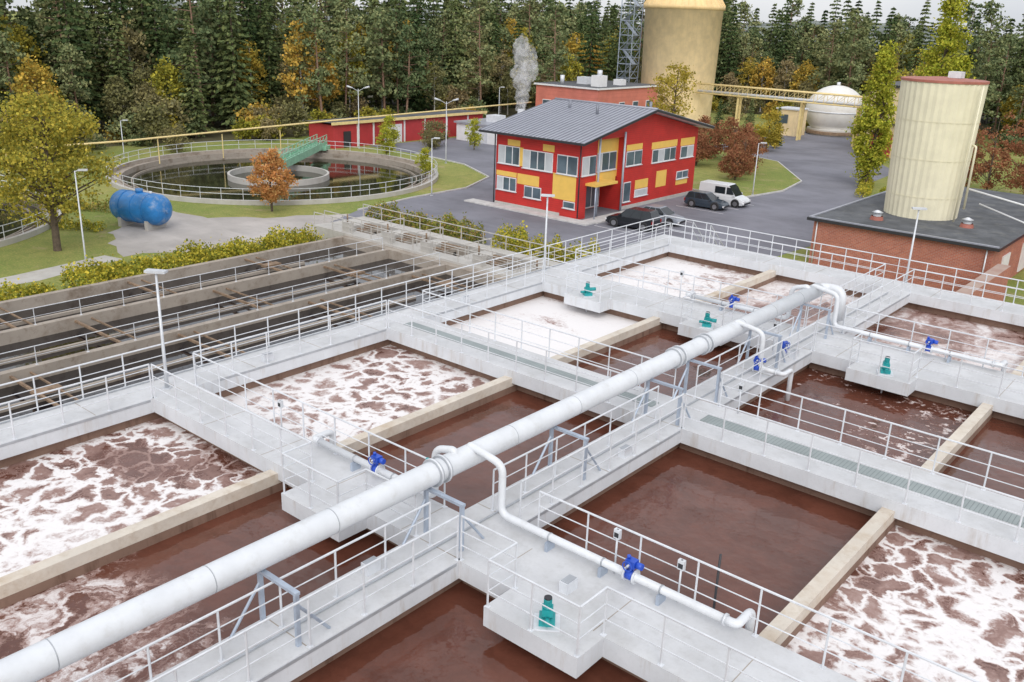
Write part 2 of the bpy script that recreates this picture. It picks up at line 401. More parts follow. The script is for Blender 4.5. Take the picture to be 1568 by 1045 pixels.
for i in range(4):
    for j,(x0,x1) in enumerate(((XL1,-20.5),(-20.2,XC0),(XC1,-6.4),(-6.1,XR0))):
        y0,y1=(rows if j<2 else rr)[i]; md=WM[i][j]; kn='water_'+md
        if kn not in M: M[kn]=m_water(kn,md)
        bb=MB(); z=WZ; e=.6
        bb.face([(x0-(e if j in(0,2) else 0),y0-e,z),(x1+(e if j in(1,3) else 0),y0-e,z),(x1+(e if j in(1,3) else 0),y1+e,z),(x0-(e if j in(0,2) else 0),y1+e,z)],kn)
        bb.obj('basin_water',tank)

def rail(P,z=DZ,name='metal_railing',h=1.2,step=1.45,k='galv',n=6,rails=(1.0,.66,.34),r=.026):
    b=MB(); P=[Vector((p[0],p[1],z)) for p in P]
    for i in range(len(P)-1):
        a,c=P[i],P[i+1]; L=(c-a).length; m=max(1,round(L/step))
        for j in range(m+1):
            if j==0 and i>0: continue
            q=a.lerp(c,j/m); b.tube([q,q+Vector((0,0,h*rails[0]))],r,k,n,False); b.box(q.x-.06,q.y-.06,z,q.x+.06,q.y+.06,z+.012,k)
        for t,f in enumerate(rails):
            u=Vector((0,0,h*f)); b.tube([a+u,c+u],r*1.1 if t==0 else r*.6,k,n,True)
    return b.obj(name)
rail([(XL0+.07,YS),(XL0+.07,X4b-.08),(XR1,X4b-.08)])
for y0,y1 in ((YS,X1a),(X1b,X2a),(X2b,X3a),(X3b,X4a)):
    rail([(XL1-.06,y0),(XL1-.06,y1)])
for y0,y1 in ((YS,X1a),(X1r,X2a),(X2r,X3a)):
    rail([(-13.95,y0),(-13.95,y1)]); rail([(XC1-.06,y0),(XC1-.06,y1)])
rail([(XC0+.06,X3b),(XC0+.06,X4a+.1),(XL1,X4a+.1)]); rail([(XC1-.06,X3r),(XC1-.06,X4a+.1),(XR0,X4a+.1)])
rail([(XL1,X1a+.06),(-18.64,X1a+.06),(-18.64,13.06),(-16.36,13.06),(-16.36,X1a+.06),(XC0,X1a+.06)])
rail([(XL1,X1b-.06),(XC0-.5,X1b-.06)])
rail([(XC1,X1a+.06),(-11.24,X1a+.06),(-11.24,13.06),(-8.76,13.06),(-8.76,X1a+.06),(XR0,X1a+.06)])
rail([(XC1+.6,X1r-.06),(XR0,X1r-.06)])
rail([(XL1,X2a+.06),(XC0,X2a+.06)]); rail([(XL1,X2b-.06),(XC0,X2b-.06)])
rail([(XC1,X2a+.06),(XR0,X2a+.06)]); rail([(XC1,X2r-.06),(XR0,X2r-.06)])
rail([(XL1,X3a+.06),(-24.94,X3a+.06),(-24.94,34.06),(-22.96,34.06),(-22.96,X3a+.06),(-18.64,X3a+.06),(-18.64,34.06),(-16.66,34.06),(-16.66,X3a+.06),(XC0,X3a+.06)])
rail([(XL1,X3b-.06),(XC0,X3b-.06)])
rail([(XC1,X3a+.06),(-11.14,X3a+.06),(-11.14,34.06),(-8.86,34.06),(-8.86,X3a+.06),(XR0,X3a+.06)])
rail([(XC1,X3r-.06),(XR0,X3r-.06)])
b=MB()
for i in range(22):
    z=DZ-(i+1)*.2; y=X4b+i*.24; b.box(-26.6,y,z,-25.5,y+.24,z+.04,'grating')
for x in (-26.65,-25.45):
    b.tube([(x,X4b,DZ-.1),(x,X4b+5.5,0)],.07,'galv',6)
    for o in (1.1,.6): b.tube([(x,X4b,DZ+o),(x,X4b+5.5,o)],.03,'galv',6)
    for i in range(5): t=i/4; b.tube([(x,X4b+5.5*t,DZ*(1-t)),(x,X4b+5.5*t,DZ*(1-t)+1.1)],.028,'galv',6)
b.obj('access_stair')

# ---------------------------------------------------------------- main air pipe
PX,PZ=-14.42,6.22
pipe=empty('air_pipe'); b=MB()
b.tube([(PX,y,PZ) for y in (-8,4,14,20,28,38.3)],.30,'pipe',28)
b.tube(bend([(PX,38.0,PZ),(PX,38.9,PZ),(PX+.9,38.9,PZ),(PX+.9,38.9,4.9)],.5),.2,'pipe',20)
for y in (14.52,14.82,26.1,26.4,28.0,28.3):
    b.tube([(PX,y-.05,PZ),(PX,y+.05,PZ)],.36,'seam',28); b.tube([(PX,y-.03,PZ),(PX,y+.03,PZ)],.372,'galv',28)
for y in (2,5.1,8.2,11.3,17.5,20.4,23.4,31,33.6,36.2): b.tube([(PX,y-.01,PZ),(PX,y+.01,PZ)],.3035,'seam',28)
b.obj('main_pipe',pipe)
def branch(y,side,xe,zl=4.95,r=.11,rise=.2,out=1.15):
    b=MB(); xd=PX+side*out
    P=[(PX,y,PZ+.05),(PX,y,PZ+.2+rise),(xd,y,PZ+rise),(xd,y,zl),(xe,y,zl)]
    b.tube(bend(P,.28),r,'pipe',14)
    n=int(abs(xe-xd)/1.6)
    for i in range(1,n+1):
        x=xd+side*i*1.6; b.box(x-.04,y-.16,DZ,x+.04,y+.16,zl-r,'steel'); b.tube([(x-.02,y,zl),(x+.02,y,zl)],r+.012,'seam',14)
    b.tube([(xe,y,zl),(xe+side*.05,y,zl)],r*1.4,'galv',14)
    b.tube(bend([(xe,y,zl),(xe+side*.3,y,zl),(xe+side*.3,y+.7,zl),(xe+side*.3,y+.7,3.5)],.2),r,'pipe',12)
    b.obj('branch_pipe',pipe)
branch(15.85,1,-6.9,r=.10,rise=.12); branch(15.3,-1,-19.9,r=.10,rise=.15,out=.7)
branch(37.7,1,-6.9,r=.10,rise=.1); branch(37.2,-1,-19.9,r=.10,out=.7,rise=.15); branch(30.6,1,-12.6,r=.09,rise=.1)
b=MB()
for y in (-2,4.5,9.4,14.3,19.4,24.6,27.2,32,36.8):
    b.box(PX-.06,y-.05,DZ,PX+.02,y+.05,PZ-.3,'steel'); b.box(-13.25,y-.05,DZ,-13.17,y+.05,PZ-.38,'steel')
    b.box(PX-.30,y-.06,PZ-.38,-13.15,y+.06,PZ-.31,'steel')
    b.tube([(PX-.02,y,DZ+1.0),(PX-.02,y-.8,DZ)],.035,'steel',6); b.tube([(-13.2,y,DZ+1.0),(-13.2,y+.8,DZ)],.035,'steel',6)
b.obj('pipe_supports',pipe)

def motor(x,y,z=DZ,rot=0,s=.68):
    b=MB()
    b.box(-.42,-.42,0,.42,.42,.06,'galv'); b.box(-.28,-.26,.06,.28,.26,.26,'teal')
    b.tube([(0,0,.26),(0,0,.36)],.17,'teal',16); b.box(-.2,-.18,.36,.2,.18,.6,'teal')
    b.tube([(-.02,0,.6),(-.02,0,.68)],.16,'teal',16); b.tube([(-.02,0,.68),(-.02,0,.95)],.12,'teal',16)
    for i in range(10):
        a=2*pi*i/10; b.box(.12*math.cos(a)-.04,.12*math.sin(a)-.02,.7,.12*math.cos(a),.12*math.sin(a)+.02,.92,'teal')
    b.tube([(-.02,0,.95),(-.02,0,1.0)],.13,'black',16); b.tube([(.15,0,.47),(.58,0,.47)],.13,'teal',12); b.tube([(-.2,0,.3),(-.5,0,.3)],.09,'teal',12)
    b.tube([(0,0,0),(0,0,-1.2)],.05,'galv',8)
    return b.obj('mixer_motor',loc=(x,y,z),rotz=rot,scale=s)
motor(-9.9,13.5,rot=2.2); motor(-24.0,34.5,rot=1); motor(-17.6,34.5,rot=.4); motor(-9.9,34.5,rot=2)
def valve(x,y,z=4.95,rot=0):
    b=MB()
    b.tube([(-.16,0,0),(-.12,0,0)],.2,'galv',16); b.tube([(.12,0,0),(.16,0,0)],.2,'galv',16); b.tube([(-.12,0,0),(.12,0,0)],.14,'blue',16)
    b.tube([(0,0,0),(0,0,.3)],.05,'blue',10); b.box(-.14,-.11,.26,.14,.11,.46,'blue'); b.tube([(.14,0,.36),(.32,0,.36)],.09,'blue',12)
    b.tube([(0,-.11,.36),(0,-.22,.36)],.03,'galv',8)
    ring=[(0+.13*math.cos(a),-.23,.36+.13*math.sin(a)) for a in [i*pi/8 for i in range(17)]]
    b.tube(ring,.018,'blue',6,False); b.tube([(-.1,.0,.46),(-.1,0,.54)],.05,'blue',10)
    return b.obj('valve_actuator',loc=(x,y,z),rotz=rot,scale=.9)
valve(-17.4,15.3); valve(-9.3,15.85); valve(-9.3,37.7); valve(-17.8,37.2); valve(-13.35,30.6,rot=.2); valve(-13.4,32.9,rot=1.6)
def sensor(x,y,h=1.4,cap=False):
    b=MB(); b.tube([(0,0,0),(0,0,h)],.025,'galv',8); b.box(-.08,-.05,h-.24,.08,.05,h,'galv'); b.box(-.06,-.055,h-.2,.06,-.05,h-.08,'black')
    if cap: b.tube([(0,0,h),(0,0,h+.12)],.05,'teal',8)
    b.obj('sensor_post',loc=(x,y,DZ))
sensor(-8.2,16.15,1.1); sensor(-15.5,15.4,1.2,True); sensor(-9.9,16.1,1.2); sensor(-20.6,37.3); sensor(-14.2,33.8,1.2); sensor(-22,15.45,1.0); sensor(-12.2,26.9,1.1)
b=MB(); b.tube([(0,0,-.8),(0,0,1.5)],.03,'black',8); b.obj('probe_rod',loc=(-7.4,16.35,DZ))

# ---------------------------------------------------------------- sedimentation channels (left)
ch=empty('sedimentation_channels'); b=MB()
CX=(-53.0,-47.9,-42.2,-36.6,-31.0)
for i,x in enumerate(CX):
    b.box(x-.2,-30,-.5,x+.2,43.4,1.0,'chwall')
    if i<4:
        m=(x+CX[i+1])/2; b.box(m-.09,-30,-.5,m+.09,38,.52,'chwall')
b.box(-53.2,43.4,-.5,-30.5,44.0,1.0,'chwall')
b.obj('channel_walls',ch)
b=MB(); b.face([(-52.9,-30,.34),(-28,-30,.34),(-28,43.6,.34),(-52.9,43.6,.34)],'chw'); b.obj('channel_water',ch)
b=MB()
for i in range(4):
    for kk in range(8):
        y=-24+kk*8.4+i*2.7
        if y>42: continue
        m=(CX[i]+CX[i+1])/2
        b.box(CX[i]+.2,y,.72,CX[i+1]-.2,y+.12,.84,'rust'); b.box(CX[i]+.2,y+.9,.72,CX[i+1]-.2,y+.98,.80,'rust')
        if kk%3==1: b.box(m-.3,y-.1,.7,m+.3,y+1.1,.86,'rust')
b.obj('scraper_beams',ch)
rail([(-42.2,-20),(-42.2,43)],z=1.0,h=.9,k='galv',step=2.4,rails=(1,.5),r=.022)
rail([(-47.9,-20),(-47.9,43)],z=1.0,h=.9,k='galv',step=2.4,rails=(1,.5),r=.022)
b=MB(); hx=[(-57.0,-54.8),(-51.6,-50.4),(-47.4,-46.2),(-42.6,-41.4),(-37.6,-36.4),(-32.5,-30)]
for y0,y1 in ((44.0,45.2),(48.0,49.2)): b.box(-57,y0,-.3,-30,y1,1.15,'conc')
for x0,x1 in hx: b.box(x0,45.2,-.3,x1,48.0,1.12,'conc')
b.face([(-57,45,.25),(-30,45,.25),(-30,48.2,.25),(-57,48.2,.25)],'chw')
for x in (-53.5,-49,-45,-40,-35):
    b.box(x-.4,44.3,1.15,x+.4,44.8,1.9,'conc'); b.tube([(x,44.5,1.9),(x,44.5,2.5)],.06,'rust',8); b.box(x-1,46.2,.3,x+1,46.5,1.0,'rust')
    b.box(x-.9,46.9,.9,x+.9,47.1,1.3,'rust'); b.box(x+.9,45.3,.3,x+1.0,47.8,1.25,'chwall')
b.obj('inlet_works',ch)
for P in ([(-57,44.1),(-30.5,44.1)],[(-57,49.1),(-30.5,49.1)],[(-57,45.1),(-30.5,45.1)]):
    rail(P,z=1.15,name='metal_railing',h=1.0,k='conc',step=2.2,rails=(1,.5),r=.035)
for x in (-51.0,-46.8,-42,-37): rail([(x,45.3),(x,48)],z=1.12,h=1.0,k='conc',rails=(1,.5),r=.035)

# ---------------------------------------------------------------- clarifiers
def clarifier(c,ang,name):
    e=empty(name,(0,0,0)); b=MB()
    b.lathe(c,[(RC+.35,-.1),(RC+.35,.42),(RC,.42),(RC,-1.6)],'conc',96,ks=['conc','conc','chwall'],smooth=False)
    b.lathe(c,[(RC-.02,.0),(RC-.9,.0),(RC-.9,.14),(RC-1.05,.14),(RC-1.05,-1.2)],'chwall',96,smooth=False)
    b.lathe(c,[(RC-2.0,-.6),(RC-2.0,-.22),(RC-2.1,-.22),(RC-2.1,-.6)],'chwall',96,smooth=False)
    b.obj('basin_rim',e)
    b=MB(); b.face([(x,y,-.42) for x,y in disc_pts(c,RC+.05,96)],'pondw'); b.obj('basin_water',e)
    b=MB(); b.lathe(c,[(5.4,-1.3),(5.4,.18),(5.15,.18),(5.15,-1.3)],'conc',64,smooth=False); b.tube([(c[0],c[1],-1.3),(c[0],c[1],1.2)],.6,'conc',20); b.obj('centre_ring',e)
    b=MB()
    for hh in (1.05,.55):
        b.tube([(x,y,.42+hh) for x,y in disc_pts(c,RC+.2,72)]+[(c[0]+RC+.2,c[1],.42+hh)],.028,'galv',5,False)
    for x,y in disc_pts(c,RC+.2,54): b.tube([(x,y,.42),(x,y,1.47)],.028,'galv',5,False)
    b.obj('rim_railing',e)
    b=MB(); d=Vector((math.cos(ang),math.sin(ang),0)); p=Vector((-d.y,d.x,0)); cc=Vector((c[0],c[1],0))
    b.obox((cc+d*8.8)[:2],d[:2],18.6,1.3,1.0,1.12,'green'); b.obox((cc+d*17)[:2],d[:2],2.2,2.0,.43,.9,'green')
    for sgn in (-1,1):
        o=p*.62*sgn
        for hh in (2.15,1.6): b.tube([cc+o+Vector((0,0,hh)),cc+o+d*18+Vector((0,0,hh))],.05,'green',6)
        for i in range(13):
            q=cc+o+d*(i*1.5); b.tube([q+Vector((0,0,1.1)),q+Vector((0,0,2.15))],.04,'green',6)
            if i<12: b.tube([q+Vector((0,0,1.15)),q+d*1.5+Vector((0,0,2.1))],.03,'green',6)
        b.obox((cc+o*1.02+d*8.8)[:2],d[:2],18.4,.06,.6,1.4,'green')
    b.tube([cc+Vector((0,0,1.1)),cc+Vector((0,0,2.6))],.35,'green',12)
    b.obox((cc+p*1.5)[:2],d[:2],5.0,.12,-.2,.9,'galv')
    b.obj('scraper_bridge',e)
clarifier(C1,math.atan2(14.8,-10.9),'clarifier_tank'); clarifier(C2,2.6,'clarifier_tank')

e=empty('blue_storage_tank'); b=MB(); d=Vector((.95,.28,0)).normalized(); c=Vector((-69.6,36.6,1.55))
prof=[(-2.75,.02),(-2.7,.45),(-2.5,.85),(-2.2,1.12),(-1.9,1.25),(1.9,1.25),(2.2,1.12),(2.5,.85),(2.7,.45),(2.75,.02)]
b.tube([c+d*a for a,_ in prof],1,'bluetank',32,False,[r for _,r in prof])
for a in (-1.2,0,1.2): b.tube([c+d*(a-.04),c+d*(a+.04)],1.275,'bluetank',32)
b.tube([c+Vector((0,0,1.2)),c+Vector((0,0,1.5))],.3,'bluetank',16); b.tube([c+d*1.2+Vector((0,0,1.2)),c+d*1.2+Vector((0,0,1.42))],.12,'galv',12)
b.tube([c+d*2.7,c+d*2.85],.18,'bluetank',14)
b.obj('shell',e); b=MB()
for a in (-1.4,1.4): b.obox((c+d*a)[:2],d[:2],.35,2.0,0,.75,'conc')
b.obj('saddles',e)

# ---------------------------------------------------------------- office building
off=empty('office_building'); b=MB()
ox0,ox1,oy0,oy1=-57.4,-47.6,66.0,86.6; oz=6.9; YR=(oy0+oy1)/2
b.box(ox0,oy0,0,ox1-2.4,72.8,oz,'red'); b.box(ox1-2.4,oy0,3.2,ox1,68.6,oz,'red'); b.box(ox1-2.4,oy0,.0,ox1-.0,67.2,3.2,'red')
b.box(ox0,72.8,0,ox1,oy1,oz,'red')
b.box(ox1-2.4,68.6,3.2,ox1-.6,72.8,oz,'yellow')
for x in (ox1-.002,ox0+.002):
    b.face([(x,oy0,oz),(x,oy1,oz),(x,YR,9.05)],'red')
b.box(ox0-.03,oy0-.03,0,ox1-2.0,oy0,.35,'conc'); b.box(ox1,72.8,0,ox1+.03,oy1,.35,'conc')
b.obj('walls',off)
b=MB(); ov=1.15; ze=7.0; zr=9.3
for (ya,yb) in ((oy0-ov,YR),(oy1+ov,YR)):
    x0,x1=ox0-1.2,ox1+1.2
    b.face([(x0,ya,ze),(x1,ya,ze),(x1,yb,zr),(x0,yb,zr)],'roofm'); b.face([(x0,ya,ze-.22),(x0,yb,zr-.22),(x1,yb,zr-.22),(x1,ya,ze-.22)],'white')
    b.face([(x0,ya,ze),(x0,ya,ze-.22),(x1,ya,ze-.22),(x1,ya,ze)],'black')
    for x in (x0,x1): b.face([(x,ya,ze),(x,yb,zr),(x,yb,zr-.22),(x,ya,ze-.22)],'black')
    n=24
    for i in range(n+1):
        x=x0+(x1-x0)*i/n; b.tube([(x,ya,ze+.03),(x,yb,zr+.03)],.035,'roofm2',4)
b.tube([(ox0-1.2,YR,zr+.05),(ox1+1.2,YR,zr+.05)],.1,'roofm',8)
b.box(ox0-1.2,oy0-ov-.12,ze-.2,ox1+1.2,oy0-ov-.005,ze-.05,'black')
for x,y in ((-55,74),(-51,73),(-49.5,80)): b.tube([(x,y,8.5),(x,y,9.6)],.14,'roofm2',10)
b.obj('roof',off)
b=MB()
def winY(x0,x1,z0,z1,n,y=oy0):
    b.box(x0,y-.06,z0,x1,y-.004,z1,'white'); w=(x1-x0)/n
    for i in range(n): b.box(x0+i*w+.06,y-.075,z0+.08,x0+(i+1)*w-.06,y-.06,z1-.08,'glass' if (i+int(x0))%3 else 'blinds')
    b.box(x0-.08,y-.14,z0-.06,x1+.08,y-.004,z0,'galv')
def winX(y0,y1,z0,z1,n,x=ox1):
    b.box(x+.004,y0,z0,x+.06,y1,z1,'white'); w=(y1-y0)/n
    for i in range(n): b.box(x+.06,y0+i*w+.06,z0+.08,x+.075,y0+(i+1)*w-.06,z1-.08,'glass' if (i+int(y0))%3 else 'blinds')
    b.box(x+.004,y0-.08,z0-.06,x+.14,y1+.08,z0,'galv')
def pY(x0,x1,z0,z1,k='yellow'): b.box(x0,oy0-.03,z0,x1,oy0-.003,z1,k)
def pX(y0,y1,z0,z1,k='yellow',x=ox1): b.box(x+.003,y0,z0,x+.03,y1,z1,k)
winY(-57.1,-54.5,4.0,5.7,3); winY(-54.1,-50.6,3.9,5.6,4); winY(-50.1,-47.8,3.9,5.6,2)
pY(-56.0,-54.5,5.75,6.3); pY(-51.8,-50.5,5.7,6.3); pY(-54.5,-54.1,4.0,5.7)
winY(-57.2,-54.8,1.5,2.8,3); pY(-54.7,-52.1,2.35,3.3); pY(-57.3,-54.8,2.85,3.3); winY(-53.8,-51.8,1.2,2.3,2); pY(-50.5,-47.9,1.6,3.9); winY(-49.2,-47.9,.9,1.55,1)
winX(66.3,68.4,3.9,5.6,2)
winX(69.0,72.5,3.9,5.6,3,x=ox1-.6); pX(68.8,72.6,2.6,3.8,x=ox1-.6)
winX(73.3,76.0,4.1,5.5,2); pX(73.3,76.0,5.55,6.1); pX(77.7,82.5,5.35,6.0); winX(77.9,82.3,4.0,5.3,4); winX(83.3,85.9,4.0,5.2,2); pX(83.2,86.0,5.25,6.0)
winX(73.2,74.4,.7,2.6,1); winX(75.2,77.5,1.0,1.7,1); pX(75.2,77.5,1.75,2.6); pX(79,80.9,1.5,3.1); winX(82.9,85.2,1.9,2.7,2); pX(82.9,85.2,1.3,1.85)
b.box(ox1-2.35,67.3,.1,ox1-2.28,72.6,3.1,'white')
for i in range(4): b.box(ox1-2.28,67.5+i*1.28,.25,ox1-2.24,68.6+i*1.28,2.95,'glass')
b.box(ox1-2.4,67.0,3.0,ox1+1.2,70.4,3.22,'yellow')
for y in (68.5,72.5): b.tube([(ox1+.3,y,0),(ox1+.3,y,7.4)],.1,'steel',12)
b.tube([(ox1+1.1,67.1,0),(ox1+1.1,67.1,3)],.06,'steel',10)
b.tube([(ox1+.1,oy0-.1,.2),(ox1+.1,oy0-.1,6.8)],.06,'black',8); b.tube([(ox0-.1,oy0-.1,.2),(ox0-.1,oy0-.1,6.8)],.06,'black',8)
b.obj('windows_and_panels',off)

# ---------------------------------------------------------------- other buildings
e=empty('red_barn'); b=MB()
b.box(-100.6,77.5,0,-95.6,106.5,3.0,'redv'); b.face([(-101,77,3.1),(-95.2,77,3.35),(-95.2,107,3.35),(-101,107,3.1)],'roofd'); b.box(-95.3,77,3.05,-95.15,107,3.4,'yellowsteel')
for y in (81.5,84.3,90,94,98.5,103): b.box(-95.6,y,.0,-95.52,y+.25,3.0,'white')
b.box(-95.6,86.3,0,-95.5,89.6,2.5,'white'); b.box(-95.5,87.9,0.05,-95.48,87.96,2.5,'black'); b.box(-95.6,79.2,.0,-95.5,80.4,2.1,'black')
b.obj('walls',e)
e=empty('salmon_building'); b=MB()
b.box(-97,121,0,-84.6,138.5,6.8,'salmon'); b.box(-97.3,120.7,6.8,-84.3,138.8,7.05,'white'); b.box(-97.1,120.9,7.05,-84.5,138.6,7.1,'roofd')
b.box(-92.5,126,7.1,-90.5,128,8.2,'galv'); b.box(-88,130,7.1,-86.5,131.5,8.0,'white'); b.tube([(-94,124,7.1),(-94,124,8.4)],.35,'galv',12)
b.box(-87.5,123,7.1,-85.8,125,8.8,'white'); b.tube([(-86.6,124,8.8),(-86.6,124,9.6)],.4,'galv',12)
for x in (-95.5,-92.5,-89.5): b.box(x,120.93,3.2,x+1.7,121,4.6,'white'); b.box(x+.1,120.9,3.3,x+1.6,120.93,4.5,'glass')
for y in (123,127,131,135): b.box(-84.6,y,3.4,-84.53,y+1.6,4.7,'white'); b.box(-84.53,y+.1,3.5,-84.5,y+1.5,4.6,'glass')
b.obj('walls',e)
e=empty('pump_house'); b=MB(); b.box(-93,98,0,-84,107,2.4,'white'); b.box(-93.3,97.7,2.4,-83.7,107.3,2.65,'roofm'); b.box(-89,97.9,0,-87,98,2.1,'galv'); b.tube([(-86,104,2.6),(-86,104,4.6)],.5,'galv',14); b.box(-90,101,2.65,-88,103,3.6,'galv')
b.box(-83,96,0,-80.5,100,1.4,'conc'); b.box(-82,102,0,-79.5,103.5,1.6,'bluetank'); b.obj('walls',e)
e=empty('digester_tower'); b=MB(); tc=(-86.2,147.5)
b.lathe(tc,[(6.3,0),(6.7,19.3),(7.0,19.35),(7.0,19.9),(5.4,22.4),(3,24),(.1,24.2)],'tower',40,ks=['tower','towerroof','towerroof','towerroof','towerroof','towerroof'],smooth=True)
for i in range(40):
    a=2*pi*i/40; b.tube([(tc[0]+7.0*math.cos(a),tc[1]+7.0*math.sin(a),19.95),(tc[0]+5.4*math.cos(a),tc[1]+5.4*math.sin(a),22.45)],.05,'towerroof',4)
b.lathe(tc,[(5.0,22.4),(5.0,23.4),(4.9,23.4),(4.9,22.4)],'galv',32)
b.obj('shell',e)
b=MB(); sx,sy,w=-95.2,145.0,1.35
for dx in (-w,w):
    for dy in (-w,w): b.tube([(sx+dx,sy+dy,0),(sx+dx,sy+dy,27)],.09,'steel',6)
for k in range(11):
    z=2.45*k
    if k: b.box(sx-w,sy-w,z-.06,sx+w,sy-w+.9,z,'galv')
    s_=1 if k%2 else -1
    b.face([(sx-w*s_,sy-.5,z),(sx-w*s_,sy+.6,z),(sx+w*s_,sy+.6,z+2.4),(sx+w*s_,sy-.5,z+2.4)],'steel')
    for (ax,ay,bx,by) in ((-w,-w,w,-w),(w,-w,w,w),(w,w,-w,w),(-w,w,-w,-w)):
        b.tube([(sx+ax,sy+ay,z),(sx+bx,sy+by,z)],.06,'steel',5); b.tube([(sx+ax,sy+ay,z),(sx+bx,sy+by,z+2.45)],.045,'steel',5); b.tube([(sx+ax,sy+ay,z+1.1),(sx+bx,sy+by,z+1.1)],.04,'steel',5)
b.obj('stair_tower')
e=empty('gas_holder_dome'); b=MB(); dc=(-61,157.5)
b.lathe(dc,[(4.0,0),(4.1,.9),(4.15,1.0)]+[(4.85*math.cos(t),3.9+4.2*math.sin(t)) for t in [ -.75+ i*(pi/2+.74)/14 for i in range(15)]],'domew',48)
b.lathe(dc,[(4.3,.2),(4.3,.7),(4.0,.7)],'rust',48); b.tube([(dc[0],dc[1],8.0),(dc[0],dc[1],8.6)],.3,'galv',12)
b.lathe(dc,[(4.84,3.75),(4.93,3.8),(4.93,3.95),(4.84,4.0)],'galv',48)
b.obj('membrane',e)
e=empty('yellow_process_building'); b=MB(); b.box(-47.3,135,0,-38,151,9.6,'tower'); b.box(-47.7,134.6,9.6,-37.6,151.4,9.95,'black'); b.box(-46.5,134.93,0,-43.5,135,3.4,'redv'); b.box(-47.37,138,3,-47.3,141,5,'glass'); b.box(-46.8,134.8,6.0,-44,135,7.4,'white'); b.box(-46.6,134.75,6.15,-44.2,134.8,7.25,'glass')
b.box(-48.5,134.2,4.6,-42,135,4.8,'black')
b.obj('walls',e)
e=empty('small_yellow_hut'); b=MB(); b.box(-67,148,0,-63.5,152,4.2,'tower'); b.box(-67.2,147.8,4.2,-63.3,152.2,4.4,'galv'); b.box(-66.5,147.9,2,-65,148,3.4,'glass'); b.obj('walls',e)
b=MB()
for yy in (143.2,144.6):
    for z in (6.0,7.5): b.tube([(-80,yy,z),(-47.3,yy-1,z)],.11,'yellowsteel',8)
    for i in range(21):
        x=-80+i*1.63; b.tube([(x,yy-i*.05,6),(x,yy-i*.05,7.5)],.045,'yellowsteel',5)
        if i<20: b.tube([(x,yy-i*.05,6),(x+1.63,yy-i*.05-.05,7.5)],.035,'yellowsteel',5)
b.tube([(-80,143.9,6.3),(-47.3,143,6.3)],.22,'galv',12)
for x in (-72,-61,-52): b.box(x-.14,143.2,0,x+.14,143.5,6,'yellowsteel'); b.box(x-.14,144.2,0,x+.14,144.5,6,'yellowsteel')
b.obj('pipe_bridge')
b=MB(); b.tube([(-99,20,2.7),(-97.5,50,2.8),(-96.2,76.5,3.5),(-95.8,107,4.0),(-95.5,118,4.2)],.11,'yellowsteel',8)
for y in (22,30,38,46,54,62,70): b.tube([(-98.9+(y-20)*.045,y,0),(-98.9+(y-20)*.045,y,2.8)],.06,'yellowsteel',6)
b.obj('overhead_gas_pipe')
e=empty('brick_building'); b=MB(); bz=3.35
b.box(-26.3,67.1,0,-13.7,92,bz,'brick'); b.box(-26.75,66.7,bz,-13.3,92.4,bz+.22,'black',top='roofd')
b.box(-26.65,66.8,bz+.22,-26.45,92.3,bz+.3,'roofm'); b.box(-26.45,66.8,bz+.22,-13.4,67.0,bz+.3,'roofm')
b.box(-13.7,70,.2,-13.6,72,2.4,'white'); b.box(-13.7,76,.2,-13.6,78,2.4,'white')
for x in (-26.0,-14.1): b.tube([(x,66.98,.1),(x,66.98,bz)],.05,'galv',8)
for (x,y) in ((-22.7,70.0),(-17.0,72.6),(-24.5,80)): b.lathe((x,y),[(.5,bz+.2),(.42,bz+.5)],'siloseam',14); b.lathe((x,y),[(.3,bz+.5),(.3,bz+.75),(.42,bz+.78),(.05,bz+.95)],'galv',14)
b.obj('walls',e)
b=MB(); scn=(-21.15,75.2)
b.lathe(scn,[(2.68,bz+.2),(3.02,13.6)],'silo',72,rib=.05,smooth=False)
b.lathe(scn,[(3.06,13.58),(3.06,13.75),(2.9,13.78),(.1,13.95)],'siloseam',48,smooth=False)
for z in (5.2,8.0,10.8): b.lathe(scn,[(2.70+.0333*(z-3.5),z),(2.70+.0333*(z-3.4),z+.05)],'silo',48)
b.box(-20.8,74.6,13.9,-19.9,75.6,14.35,'galv')
b.tube([(-18.3,73.9,bz),(-18.0,73.75,13.5)],.07,'silo',8); b.tube(bend([(-18.3,74.9,9.2),(-17.9,74.6,9.2),(-17.9,74.6,4.5)],.3),.08,'silo',8)
b.tube([(-18,75,6.0),(-8,79,3.6)],.07,'white',8); b.tube([(-17,75,5.0),(-9,73,3.2)],.06,'white',8)
b.obj('storage_silo')
e=empty('red_annex_building'); b=MB(); b.box(-13.5,80,0,2,90,5.0,'redv'); b.box(-13.8,79.7,5.0,2.3,90.3,5.3,'roofd'); b.obj('walls',e)
b=MB(); b.box(-13.2,51.5,0,-12.4,66.6,2.6,'brick'); b.obj('brick_wall')

# ---------------------------------------------------------------- lamps
def lamp(x,y,z,h,kind=1,rot=0):
    b=MB(); b.tube([(0,0,0),(0,0,.7),(0,0,h)],.05,'lamppost',8,True,[.08,.06,.04]); b.box(-.14,-.14,0,.14,.14,.03,'lamppost')
    if kind==1:
        b.tube([(0,0,h-.05),(.35,0,h+.05)],.03,'lamppost',6); b.box(.2,-.13,h,.8,.13,h+.1,'lamppost'); b.box(.26,-.1,h-.02,.74,.1,h,'white')
    elif kind==3:
        b.box(-.34,-.14,h,.36,.14,h+.08,'lamppost'); b.box(-.28,-.1,h-.02,.3,.1,h,'white')
    else:
        for s_ in (-1,1):
            b.tube([(0,0,h-.3),(s_*.8,0,h+.15)],.03,'lamppost',6); b.tube([(s_*.7,0,h+.1),(s_*1.45,0,h+.3)],.1,'lamppost',8,True,[.08,.13])
    b.obj('street_lamp',loc=(x,y,z),rotz=rot)
